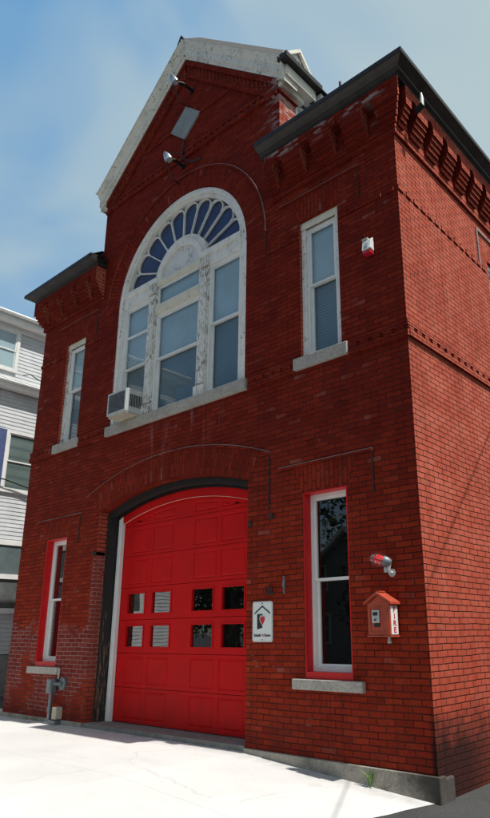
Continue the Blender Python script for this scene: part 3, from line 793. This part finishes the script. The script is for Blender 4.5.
# fire alarm pull box
FB=thing('fire_alarm_box','red gabled fire alarm box with white FIRE strip beside the lower right window','alarm box',loc=(4.47,0,1.72))
x0,x1=4.31,4.63; xm=4.465
m=MB(); m.prism([[(x0,1.725),(x1,1.725),(x1,2.09),(xm,2.195),(x0,2.09)]],FR,-.20,-.012); part0(m,'body','salmon',FB,bevel=.008)
m=MB()
for s in (1,-1):
    e=x1+.035 if s>0 else x0-.035
    P=[(xm,2.202),(e,2.085),(e,2.112),(xm,2.235)]
    m.prism([P if s>0 else P[::-1]],FR,-.235,-.005)
m.box(xm-.02,xm+.02,-.20,-.05,2.2352,2.25); part0(m,'roof','salmon',FB)
m=MB(); m.box(x0-.008,x1+.008,-.21,-.008,1.705,1.7235); part0(m,'base_lip','salmon',FB)
m=MB(); m.ring(x0+.03,x1-.03,1.75,2.06,.012,-.207,-.199); part0(m,'door_rim','salmon',FB)
m=MB(); m.box(4.385,4.487,-.222,-.2005,1.87,2.02); pl_=part0(m,'pull_plate','lightgrey',FB,bevel=.006)
m=MB(); m.box(4.402,4.468,-.226,-.2225,1.955,1.995); part0(m,'label_window','ink',FB)
m=MB(); m.tube([(4.436,-.223,1.905),(4.436,-.236,1.905)],.016,10); part0(m,'knob','chrome',FB)
m=MB(); m.box(4.408,4.482,-.216,-.2005,1.822,1.862); part0(m,'name_plate','ink',FB)
m=MB(); m.box(x1+.001,x1+.006,-.185,-.035,1.735,2.065); part0(m,'white_strip','signwhite',FB)
def text(body,name,mat,size,M4,parent,extr=.0015,bold=0.0):
    cu=bpy.data.curves.new(name,'FONT'); cu.body=body; cu.size=size; cu.extrude=extr; cu.align_x='CENTER'; cu.align_y='CENTER'; cu.offset=bold
    o=bpy.data.objects.new(name,cu); COL.objects.link(o)
    bpy.context.view_layer.update()
    dg=bpy.context.evaluated_depsgraph_get(); me=bpy.data.meshes.new_from_object(o.evaluated_get(dg))
    bpy.data.objects.remove(o); me.transform(M4); me.materials.clear(); me.materials.append(M[mat])
    q=bpy.data.objects.new(name,me); COL.objects.link(q)
    if parent is not None:
        q.parent=parent; q.matrix_parent_inverse=Matrix.Translation(parent.location).inverted()
    return q
RS=Matrix(((0,0,1,0),(1,0,0,0),(0,1,0,0),(0,0,0,1)))      # lettering on faces looking +x
RF=Matrix(((1,0,0,0),(0,0,-1,0),(0,1,0,0),(0,0,0,1)))     # lettering on faces looking -y
for ch,z in zip('FIRE',(2.022,1.942,1.863,1.783)):
    text(ch,'letter','signred',.105,Matrix.Translation((x1+.007,-.11,z))@RS@Matrix.Rotation(0,4,'Z')@Matrix.Diagonal((1.15,.85,1,1)),FB,bold=.003)
m=MB(); m.tube([(4.52,-.06,1.704),(4.52,-.06,1.66)],.018,8); m.tube([(4.52,-.06,1.66),(4.52,-.06,1.63)],.026,8); part0(m,'conduit_stub','lightgrey',FB)

# red beacon in a wire cage
BL=thing('warning_lamp','red caged warning lamp on a short conduit above the fire alarm box','lamp',loc=(4.53,0,2.6))
ax0=Vector((4.565,-.09,2.60)); ax1=Vector((4.34,-.20,2.675)); dv=(ax1-ax0).normalized(); Ln=(ax1-ax0).length
aa=dv.cross(Vector((0,0,1))).normalized(); bb=dv.cross(aa)
def ringpts(t,r,n=16): return [ax0+dv*t+aa*r*cos(2*pi*k/n)+bb*r*sin(2*pi*k/n) for k in range(n+1)]
m=MB(); m.tube([ax0-dv*.05,ax0-dv*.02,ax0+dv*.03,ax0+dv*.055],[.035,.055,.068,.064],16); part0(m,'socket','galv',BL,smooth=True)
m=MB(); m.tube([ax0+dv*(.055+.13*t) for t in (0,.3,.6,.8,.93,1)],[.058,.064,.062,.052,.034,.006],14)
t=NT('red_lens'); t.fin((.85,.02,.03),.12,0,.6); t.b.inputs['Coat Weight'].default_value=.5; M['lens']=t.m
part0(m,'lens','lens',BL,smooth=True)
m=MB()
for k in range(8):
    c_,s_=cos(2*pi*k/8),sin(2*pi*k/8)
    m.tube([ax0+dv*t_+(aa*c_+bb*s_)*r for t_,r in ((.05,.075),(.12,.078),(.17,.066),(.205,.038),(.215,.012))],.0035,5)
for t_,r in ((.08,.078),(.135,.076),(.185,.056)): m.tube(ringpts(t_,r),.0035,5,False)
part0(m,'wire_cage','chrome',BL)
m=MB(); m.tube([(4.575,-.005,2.47),(4.575,-.06,2.47),(4.575,-.085,2.51),ax0-dv*.03],.022,8); m.tube([(4.575,-.0,2.47),(4.575,-.012,2.47)],.05,12); m.tube([(4.53,-.075,2.475),(4.53,-.075,2.535)],.026,10); part0(m,'conduit_elbow','lightgrey',BL)

# house shaped sign plate
SG=thing('wall_sign','white metal plaque with black roof, doorway and red heart beside the garage door','sign',loc=(2.37,0,1.92))
def rrect(x0,x1,z0,z1,r):
    P=[]
    for cx,cz,a in ((x1-r,z0+r,-pi/2),(x1-r,z1-r,0),(x0+r,z1-r,pi/2),(x0+r,z0+r,pi)): P+=arc(cx,cz,r,a,a+pi/2,5)
    return P
m=MB(); m.prism([rrect(2.178,2.565,1.645,2.205,.035)],FR,-.022,-.006); part0(m,'plate','signwhite',SG)
m=MB(); m.prism([rrect(2.184,2.559,1.651,2.199,.03),rrect(2.192,2.551,1.659,2.191,.026)],FR,-.0235,-.0205); part0(m,'border','signred' if 0 else 'lightgrey',SG)
def chev(cx,cz,w,h,t): return [(cx-w,cz-h),(cx,cz),(cx+w,cz-h),(cx+w-.0,cz-h+t*1.25),(cx,cz+t*1.35),(cx-w,cz-h+t*1.25)]
m=MB(); m.prism([chev(2.372,2.125,.152,.10,.018)],FR,-.0245,-.02); part0(m,'roof_mark','ink',SG)
m=MB(); m.prism([[(2.272,1.815),(2.376,1.84),(2.376,2.03),(2.272,2.03)]],FR,-.0245,-.02); part0(m,'door_mark','ink',SG)
hp_=[]
for k in range(40):
    a=2*pi*k/40; hp_.append((2.378+.0036*16*sin(a)**3*.82,1.945+.0046*(13*cos(a)-5*cos(2*a)-2*cos(3*a)-cos(4*a))))
m=MB(); m.prism([[(2.378+(p[0]-2.378)*1.25,1.945+(p[1]-1.945)*1.22) for p in hp_]],FR,-.0255,-.02); part0(m,'heart_outline','signwhite',SG)
m=MB(); m.prism([hp_],FR,-.0268,-.02); part0(m,'heart','signred',SG)
text('Rebuild','lettering','ink',.056,Matrix.Translation((2.280,-.0235,1.735))@RF@Matrix.Diagonal((.80,1,1,1)),SG,bold=.0012)
text('A','lettering','signred',.054,Matrix.Translation((2.382,-.0235,1.735))@RF@Matrix.Diagonal((.9,1,1,1)),SG,bold=.001)
text('Home','lettering','ink',.056,Matrix.Translation((2.470,-.0235,1.735))@RF@Matrix.Diagonal((.88,1,1,1)),SG,bold=.0012)
m=MB()
for z in (2.178,1.675): m.tube([(2.372,-.03,z),(2.372,-.02,z)],.007,8)
part0(m,'screw','black',SG)

# alarm horn high on the wall
AH=thing('alarm_siren','small white and red wedge shaped alarm siren high beside the upper right window','siren',loc=(4.49,0,7.2))
f=lambda p,d:(p[0]+0,d,p[1])
m=MB()
xa,xb=4.42,4.57; q=[(-.01,7.345),(-.01,7.10),(-.12,7.12),(-.09,7.28)]
L_=[(xa,y,z) for y,z in q]; R_=[(xb,y,z) for y,z in q]
m.face(L_); m.face(R_[::-1])
for i in range(4): j=(i+1)%4; m.face([L_[j],L_[i],R_[i],R_[j]])
part0(m,'housing','signwhite',AH,bevel=.008)
m=MB(); m.box(xa+.01,xb-.01,-.11,-.012,7.055,7.098); part0(m,'red_base','signred',AH)
m=MB(); m.box(xa-.006,xb-.06,-.095,-.02,7.30,7.325); part0(m,'amber_cap','beige',AH)
m=MB()
for k in range(4): m.obox(Matrix.Translation((4.485,-.1165+.0085*k,7.15+.035*k))@Matrix.Rotation(-.17,4,'X'),.07,.006,.009)
part0(m,'louvre','galv',AH)

# gooseneck spotlights on the gable
def spot(mx,mz,hx,hy,hz,label):
    T=thing('spotlight',label,'spotlight','spotlights on the gable',(mx,0,mz))
    m=MB(); m.tube([(mx,.01,mz),(mx,-.03,mz)],.07,12); m.tube([(mx,-.03,mz),(mx+(hx-mx)*.35,hy*.5,mz+(hz-mz)*.4+.02),(hx,hy*.93,hz-.04)],.036,8); part0(m,'arm','black',T)
    d=Vector((.25,.45,-.85)).normalized(); c=Vector((hx,hy,hz))
    m=MB(); m.tube([c-d*.10,c-d*.06,c,c+d*.075,c+d*.09],[.03,.055,.08,.092,.092],16); part0(m,'head','chrome',T,smooth=True)
    m=MB(); m.tube([c+d*.091,c+d*.097],.082,16); part0(m,'lens','glassb' if 0 else 'lightgrey',T)
    m=MB(); m.tube([(hx-.02,hy*.96,hz-.1),(hx-.05,hy*.6,hz-.42),(mx-.06,-.02,mz-.42)],.012,6); m.tube([c+Vector((.08,0,.02)),c+Vector((.26,.12,.02))],.009,6); part0(m,'cable','black',T)
spot(.22,12.98,.19,-.50,12.93,'upper of two black armed spotlights, above the diamond plaque in the gable')
spot(.03,11.12,.05,-.44,11.08,'lower of two black armed spotlights, between diamond plaque and arched window')
o=MB(); o.tube([(.04,-.02,11.80),(.06,-.06,11.55),(.03,-.05,11.30),(.35,-.06,11.02),(.62,-.03,11.0)],.017,6)
tag(o.build('conduit_cable',M['black']),'black cable hanging from the diamond plaque down to the lower spotlight','cable')

# grey conduit and boxes at the left foot
CT=thing('utility_conduit','grey standpipe with junction box, wall flange and small meter box by the left window','conduit',loc=(-2.95,0,.19))
m=MB(); m.tube([(-3.02,-.10,.19),(-3.02,-.10,.75)],.036,10); m.tube([(-3.02,-.10,.40),(-3.02,-.10,.47)],.046,10); part0(m,'pipe','galv',CT,smooth=True)
m=MB(); m.box(-3.10,-2.95,-.17,-.03,.72,.97); part0(m,'junction_box','galv',CT,bevel=.012)
m=MB(); m.tube([(-2.95,-.09,.89),(-2.80,-.09,.89),(-2.77,-.07,.89),(-2.77,.0,.89)],.032,10); m.tube([(-2.77,-.045,.89),(-2.77,.005,.89)],.115,18); part0(m,'wall_flange','galv',CT,smooth=True)
m=MB(); m.box(-2.87,-2.72,-.14,.0,.275,.49); part0(m,'meter_box','beige',CT,bevel=.015)
m=MB(); m.tube([(-3.02,-.1,.188),(-3.02,-.1,.235)],.075,12); m.box(-2.92,-2.68,-.17,-.05,.18,.262); part0(m,'footing','galv',CT,bevel=.01)
m=MB(); m.tube([(-2.93,-.03,.97),(-2.92,-.03,1.16)],.02,8); part0(m,'vent_pipe','beige',CT)

# floodlight stub below the side gutter
FL=thing('floodlight','slim white tube floodlight under the dark gutter on the sunlit side wall','floodlight',loc=(5.2,.26,9.45))
m=MB(); m.tube([(5.27,.27,9.40),(5.40,.27,9.46)],.05,10); part0(m,'bracket','black',FL)
m=MB(); m.tube([(5.38,.27,9.44),(5.39,.265,9.58),(5.39,.26,9.68)],[.035,.03,.012],10); part0(m,'lamp_tube','signwhite',FL,smooth=True)

# weed at the plinth
def weed(x,y,z,label,n=26,h=.24):
    m=MB(); rr=random.Random(3)
    for k in range(n):
        a=rr.uniform(0,2*pi); l=h*rr.uniform(.5,1); w=.009; b=rr.uniform(.1,.7)
        d=Vector((cos(a),sin(a)*.6,0)); s_=Vector((-sin(a),cos(a),0))*w
        p0=Vector((x,y,z)); p1=p0+d*l*b*.5+Vector((0,0,l*.6)); p2=p0+d*l*b*1.3+Vector((0,0,l*.85))
        m.face([p0-s_*.4,p0+s_*.4,p1+s_,p1-s_]); m.face([p1-s_,p1+s_,p2])
    return tag(m.build('weed',M['weed'],merge=False),label,'plant')
weed(4.17,-.08,gz(4.17),'small green weed growing at the foot of the stone plinth on the right')

# overhead service cable whose shadow crosses the side wall
m=MB(); P0=Vector((A_+.02,5.95,8.62)); P1=Vector((7.82,.20,7.62)); dd=(P1-P0)
pts=[]
for k in range(25):
    u=k/24*2.6; p=P0+dd*u; p.z-=.18*sin(pi*min(1,u/2.6)); pts.append(p)
m.tube(pts,.010,6); tag(m.build('service_cable',M['black']),'black overhead service cable running from the side wall of the firehouse','cable')
PEND=pts[-1]
UP=thing('utility_pole','brown wooden utility pole carrying the service cable from the firehouse','pole',loc=(PEND.x,PEND.y,-.19))
m=MB(); m.tube([(PEND.x+.17,PEND.y,-.3),(PEND.x+.15,PEND.y,9.5)],[.16,.11],12); part0(m,'pole','bark',UP)
m=MB(); m.box(PEND.x-.8,PEND.x+1.1,PEND.y-.06,PEND.y+.06,8.6,8.72); part0(m,'cross_arm','bark',UP)

# ------------------------------------------------------------------ white clapboard house on the left
def clap(m,y0,y1,z0,z1,X,h=.115):
    z=z0
    while z<z1-1e-4:
        t=min(z+h,z1)
        m.face([(X+.016,y0,z),(X+.016,y1,z),(X+.002,y1,t),(X+.002,y0,t)]); m.face([(X+.002,y0,z),(X+.002,y1,z),(X+.016,y1,z),(X+.016,y0,z)])
        z=t
HX=-9.5; HY0,HY1=-7.45,7.
NH=thing('clapboard_house','white clapboard house with stacked windows left of the firehouse','house',loc=(HX-4,0,0))
m=MB(); clap(m,HY0,HY1,1.28,8.92,HX,.118); clap(m,HY0,HY1,9.33,10.95,HX,.118)
m.face([(HX,HY0,0),(HX-8,HY0,0),(HX-8,HY0,11),(HX,HY0,11)]); m.face([(HX-8,HY1,0),(HX,HY1,0),(HX,HY1,11),(HX-8,HY1,11)]); m.face([(HX-8,HY0,0),(HX-8,HY1,0),(HX-8,HY1,11),(HX-8,HY0,11)])
part0(m,'wall','siding',NH)
m=MB(); m.box(HX-.15,HX+.03,HY0,HY1,-.2,1.26); part0(m,'foundation','found',NH)
m=MB(); m.box(HX-.3,HX+.34,HY0-.3,HY1+.3,11.08,11.10); m.box(HX+.30,HX+.34,HY0-.3,HY1+.3,11.102,11.33); m.box(HX-.1,HX+.06,HY0,HY1,10.92,11.078); part0(m,'eave','trim',NH)
m=MB(); m.tube([(HX+.40,HY0-.3,11.30),(HX+.40,HY1+.3,11.30)],.065,8); part0(m,'gutter','trim',NH)
m=MB(); m.face([(HX+.36,HY0-.3,11.335),(HX+.36,HY1+.3,11.335),(HX-4,HY1+.3,13.4),(HX-4,HY0-.3,13.4)]); m.face([(HX-8.4,HY1+.3,11.335),(HX-8.4,HY0-.3,11.335),(HX-4,HY0-.3,13.4),(HX-4,HY1+.3,13.4)]); part0(m,'roof','shingle',NH)
# pent eave between the floors
m=MB(); m.prism([[(HX-.05,9.33),(HX+.30,9.17),(HX+.34,9.17),(HX+.34,9.03),(HX+.30,8.99),(HX-.05,8.94)]],lambda p,d:(p[0],d,p[1]),HY0,HY1); part0(m,'pent_roof','trim',NH)
m=MB(); m.tube([(HX+.345,HY0,9.13),(HX+.345,HY1,9.13)],.05,8); part0(m,'gutter','trim',NH)
def hwin(y0,y1,z0,z1,lights=1,shade=True,mat='blind'):
    fn=lambda p,d:(HX+.05-d,p[0],p[1])
    m=MB(); m.ring(y0,y1,z0,z1,.10,-.03,.04,fn=fn); w=part0(m,'window','trim',NH)
    n=lights; L=(y1-y0-.2-.08*(n-1))/n
    for i in range(n):
        a=y0+.1+(L+.08)*i; b=a+L; zm=(z0+z1)/2
        if i:
            m=MB(); m.tess([[(a-.08,z0+.1),(a,z0+.1),(a,z1-.1),(a-.08,z1-.1)]],lambda p:fn(p,-.02)); part0(m,'mullion','trim',w)
        m=MB(); m.ring(a,b,zm-.02,z1-.1,.04,-.005,.025,fn=fn); m.ring(a,b,z0+.1,zm+.018,.04,.01,.04,fn=fn); part0(m,'sash','trim',w)
        m=MB(); m.tess([[(a,z0+.1),(b,z0+.1),(b,z1-.1),(a,z1-.1)]],lambda p:fn(p,.008)); part0(m,'pane','glass',w)
        m=MB(); m.tess([[(a,z0+.1),(b,z0+.1),(b,z1-.1),(a,z1-.1)]],lambda p:fn(p,.028)); part0(m,'blind',mat,w)
    for o in [w]+list(w.children):
        pass
    return w
def reparent_fix():           # sub parts keep world placement below a part that sits at the origin of its thing
    for o in bpy.data.objects:
        if o.parent is not None and o.parent.parent is not None:
            pass
def part0(mb,name,mat,parent,**k):
    o=mb.build(name,M[mat],parent,**k)
    root=parent
    while root.parent is not None: root=root.parent
    if parent is root: o.matrix_parent_inverse=Matrix.Translation(root.location).inverted()
    return o
M['hglass']=plain('porch_glass',(.12,.16,.165),.25,var=.2,scale=1.2)
M['hdark']=plain('porch_dark',(.10,.11,.108),.5,var=.4,scale=1.5)
M['hblind']=blind('house_blind',(.42,.52,.60),(.36,.45,.53),.08)
M['hshade']=blind('house_shade',(.16,.20,.20),(.10,.135,.14),.30)
hwin(.15,1.42,9.55,10.95,1,mat='hblind')
hwin(1.36,3.2,5.82,7.72,1,mat='hshade')
hwin(-.9,1.10,5.82,7.72,1,mat='hshade')
hwin(-4.,-2.6,9.55,10.95,1,mat='hblind'); hwin(-5.,-3.2,5.82,7.72,1,mat='hshade')
m=MB(); m.box(HX+.03,HX+.075,1.09,1.355,5.80,7.70)
part0(m,'shutter','shutter',NH)
# glazed porch band
m=MB(); m.box(HX+.02,HX+.06,HY0+1.75,HY1-.5,3.46,4.28); part0(m,'porch_glazing','hglass',NH)
m=MB(); m.box(HX+.02,HX+.058,HY0+1.75,HY1-.5,2.52,3.32); part0(m,'porch_screen','hdark',NH)
m=MB(); m.box(HX+.02,HX+.11,HY0+1.75,HY1-.5,3.323,3.457); m.box(HX+.02,HX+.10,HY0+1.75,HY1-.5,4.283,4.40); m.box(HX+.02,HX+.10,HY0+1.75,HY1-.5,2.38,2.517)
for y in (-5.7,-3.5,-1,1.2,4.0): m.box(HX+.02,HX+.085,y,y+.12,2.5205,3.3195); m.box(HX+.02,HX+.085,y,y+.12,3.4605,4.2795)
part0(m,'porch_rail','trim',NH)
m=MB(); m.tube([(HX+.2,-3,6.7),(HX+.2,0,6.25),(HX+.2,1.4,6.15),(HX+.2,2.3,5.98),(HX+.2,4,5.6)],.02,6); m.tube([(HX+.36,1.5,9.42),(HX+.40,1.7,9.5),(HX+.38,2.0,9.40),(HX+.38,3.0,9.36)],.016,6)
tag(m.build('power_cable',M['black']),'thin black cables strung along the wall of the white clapboard house','cable')

# ------------------------------------------------------------------ across the street (seen in the panes)
def far_house(name,label,x0,x1,y,h,mat,wins):
    T=thing(name,label,'house',loc=((x0+x1)/2,y,0))
    m=MB()
    z=.4
    while z<h: m.face([(x1,y+.02,z),(x0,y+.02,z),(x0,y+.004,z+.13),(x1,y+.004,z+.13)]); z+=.13
    D=8
    m.face([(x0,y,-.3),(x1,y,-.3),(x1,y,h),(x0,y,h)][::-1]); m.face([(x1,y,-.3),(x1,y-D,-.3),(x1,y-D,h),(x1,y,h)][::-1]); m.face([(x0,y-D,-.3),(x0,y,-.3),(x0,y,h),(x0,y-D,h)][::-1])
    m.face([(x0,y+.0,h),(x1,y+.0,h),((x0+x1)/2,y,h+2.8)][::-1])
    part0(m,'wall',mat,T)
    c=(x0+x1)/2
    m=MB(); m.face([(x0-.4,y+.4,h-.28),(c,y+.4,h+2.9),(c,y-D,h+2.9),(x0-.4,y-D,h-.28)]); m.face([(c,y+.4,h+2.9),(x1+.4,y+.4,h-.28),(x1+.4,y-D,h-.28),(c,y-D,h+2.9)]); part0(m,'roof','shingle',T)
    m=MB()
    for s,e in ((-1,x0-.4),(1,x1+.4)): m.prism([[(c,h+2.88),(e,h-.3),(e,h-.5),(c,h+2.62)]],lambda p,d:(p[0],y+d,p[1]),.06,.42)
    part0(m,'rake_board','trim',T)
    for (wx,wz,ww,wh) in wins:
        fn=lambda p,d:(p[0],y+.06-d,p[1])
        m=MB(); m.ring(wx,wx+ww,wz,wz+wh,.12,-.02,.05,fn=fn); m.box(wx+.12,wx+ww-.12,y+.03,y+.06,wz+wh/2-.03,wz+wh/2+.03); w=part0(m,'window','trim',T)
        m=MB(); m.box(wx+.1,wx+ww-.1,y+.021,y+.028,wz+.1,wz+wh-.1); part0(m,'pane','hglass',w)
    return T
far_house('house','grey gabled house across the street, seen mirrored in the lower right window',-15.5,-8.6,-22,4.6,'greysiding',[(-14.5,1.2,1.1,1.7),(-10.9,1.2,1.1,1.7),(-14.5,4,1,1.5),(-10.9,4,1,1.5)])
def tree(x,y,h,r,label,seed):
    T=thing('tree',label,'tree','trees across the street',(x,y,-.1)); rr=random.Random(seed)
    m=MB(); m.tube([(x,y,-.3),(x+.1,y,h*.25),(x,y+.1,h*.55),(x,y,h*.8)],[.32,.25,.16,.05],10)
    for k in range(9):
        a=rr.uniform(0,2*pi); z=h*rr.uniform(.3,.6); m.tube([(x,y,z),(x+cos(a)*r*.4,y+sin(a)*r*.4,z+h*.13),(x+cos(a)*r*.8,y+sin(a)*r*.8,z+h*.2)],[.1,.07,.03],6)
    part0(m,'trunk','bark',T)
    m=MB()
    cl=[(x+rr.gauss(0,r*.48),y+rr.gauss(0,r*.48),h*.60+rr.gauss(0,h*.17),rr.uniform(.7,1.3)*r*.33) for _ in range(64)]
    for cx,cy,cz,cr in cl:
        for _ in range(115):
            d=Vector((rr.gauss(0,1),rr.gauss(0,1),rr.gauss(0,1))).normalized()*cr*rr.uniform(.6,1.05)
            c=Vector((cx,cy,cz))+d; s_=rr.uniform(.10,.22)
            u=Vector((rr.gauss(0,1),rr.gauss(0,1),rr.gauss(0,1))).normalized(); v=u.cross(d.normalized()+Vector((.01,.02,.03))).normalized()
            m.face([c-u*s_,c+v*s_*.55,c+u*s_,c-v*s_*.55])
    part0(m,'crown','leaf',T,merge=False)
tree(-19.,-19.,10,3.4,'leafy tree between the two houses across the street',1)
tree(-5.2,-18.5,11,3.6,'leafy tree right of the grey house across the street',2)
tree(-12.2,-29,13,4.2,'tall leafy tree behind the grey house across the street',3)
tree(-33.5,-17.5,10,3.8,'leafy tree left of the white house across the street',4)
tree(-24.5,-24.,12,4.2,'leafy tree far left behind the others across the street',6)
tree(-15.5,-16.,11.5,3.2,'leafy tree standing before the grey house across the street',7)
tree(.8,-20.,10,3.6,'leafy tree farthest right across the street',5)

# ------------------------------------------------------------------ light, sky, camera
a_,b_=.55,.013
SE=math.atan(1/sqrt(a_*a_+b_*b_))
sd=Vector((a_,b_,1)).normalized()
li=bpy.data.lights.new('sun','SUN'); li.energy=4.9; li.angle=radians(.5); li.color=(1,.955,.88)
so=bpy.data.objects.new('sun',li); COL.objects.link(so); so.rotation_euler=sd.to_track_quat('Z','Y').to_euler()
W=bpy.data.worlds.new('World'); S.world=W; W.use_nodes=True; t=W.node_tree; n=t.nodes; l=t.links
bg=n['Background']; bg.inputs['Strength'].default_value=.115
sk=n.new('ShaderNodeTexSky'); sk.sky_type='NISHITA'; sk.sun_disc=False; sk.sun_elevation=SE; sk.sun_rotation=atan2(a_,b_); sk.air_density=1.0; sk.dust_density=1.2; sk.ozone_density=1.6
tc=n.new('ShaderNodeTexCoord')
mp=n.new('ShaderNodeMapping'); mp.inputs['Scale'].default_value=(1.1,1.1,2.1); mp.inputs['Rotation'].default_value=(.3,.5,.9); l.new(tc.outputs['Generated'],mp.inputs[0])
nz=n.new('ShaderNodeTexNoise'); nz.inputs['Scale'].default_value=2.1; nz.inputs['Detail'].default_value=3.5; nz.inputs['Roughness'].default_value=.52; nz.inputs['Distortion'].default_value=.35; l.new(mp.outputs[0],nz.inputs['Vector'])
# thin high cloud is thicker toward the right (sun side)
dp=n.new('ShaderNodeVectorMath'); dp.operation='DOT_PRODUCT'; dp.inputs[1].default_value=(.80,.58,.12); l.new(tc.outputs['Generated'],dp.inputs[0])
m1=n.new('ShaderNodeMath'); m1.operation='MULTIPLY_ADD'; m1.inputs[1].default_value=.62; l.new(dp.outputs['Value'],m1.inputs[0]); l.new(nz.outputs['Fac'],m1.inputs[2])
dn=n.new('ShaderNodeVectorMath'); dn.operation='DOT_PRODUCT'; dn.inputs[1].default_value=(-.45,.80,.40); l.new(tc.outputs['Generated'],dn.inputs[0])
mn=n.new('ShaderNodeMapRange'); mn.interpolation_type='SMOOTHSTEP'; mn.inputs[1].default_value=.15; mn.inputs[2].default_value=.85; mn.inputs[4].default_value=.85; l.new(dn.outputs['Value'],mn.inputs[0])
mb_=n.new('ShaderNodeMix'); mb_.data_type='RGBA'; l.new(mn.outputs[0],mb_.inputs[0]); l.new(sk.outputs[0],mb_.inputs[6]); mb_.inputs[7].default_value=(1.25,3.3,5.9,1)
mr=n.new('ShaderNodeMapRange'); mr.interpolation_type='SMOOTHSTEP'; mr.inputs[1].default_value=.30; mr.inputs[2].default_value=.72; mr.inputs[4].default_value=.82; l.new(m1.outputs[0],mr.inputs[0])
sx=n.new('ShaderNodeSeparateXYZ'); l.new(tc.outputs['Generated'],sx.inputs[0])
hz=n.new('ShaderNodeMapRange'); hz.interpolation_type='SMOOTHSTEP'; hz.inputs[1].default_value=.82; hz.inputs[2].default_value=.42; hz.inputs[4].default_value=.30; l.new(sx.outputs[2],hz.inputs[0])
m2=n.new('ShaderNodeMath'); m2.operation='ADD'; l.new(m1.outputs[0],m2.inputs[0]); l.new(hz.outputs[0],m2.inputs[1]); l.new(m2.outputs[0],mr.inputs[0])
mx=n.new('ShaderNodeMix'); mx.data_type='RGBA'; l.new(mr.outputs[0],mx.inputs[0]); l.new(mb_.outputs[2],mx.inputs[6]); mx.inputs[7].default_value=(4.5,5.35,5.3,1)
l.new(mx.outputs[2],bg.inputs[0])

cd=bpy.data.cameras.new('camera'); co=bpy.data.objects.new('camera',cd); COL.objects.link(co)
yaw,pit_,roll=.7019,.2996,-.0099
f_=Vector((-sin(yaw)*cos(pit_),cos(yaw)*cos(pit_),sin(pit_))); r_=Vector((cos(yaw),sin(yaw),0)); u_=r_.cross(f_)
r2=r_*cos(roll)+u_*sin(roll); u2=-r_*sin(roll)+u_*cos(roll)
mw_=Matrix((r2,u2,-f_)).transposed().to_4x4(); mw_.translation=Vector((8.8857,-6.9948,1.7566)); co.matrix_world=mw_
cd.sensor_fit='VERTICAL'; cd.sensor_height=36; cd.lens=636.5741/818*36
cd.shift_x=-48.2651/818; cd.shift_y=27.8217/818
cd.clip_start=.05; cd.clip_end=3000
S.camera=co
S.view_settings.view_transform='Standard'; S.view_settings.look='None'; S.view_settings.exposure=0; S.view_settings.gamma=1
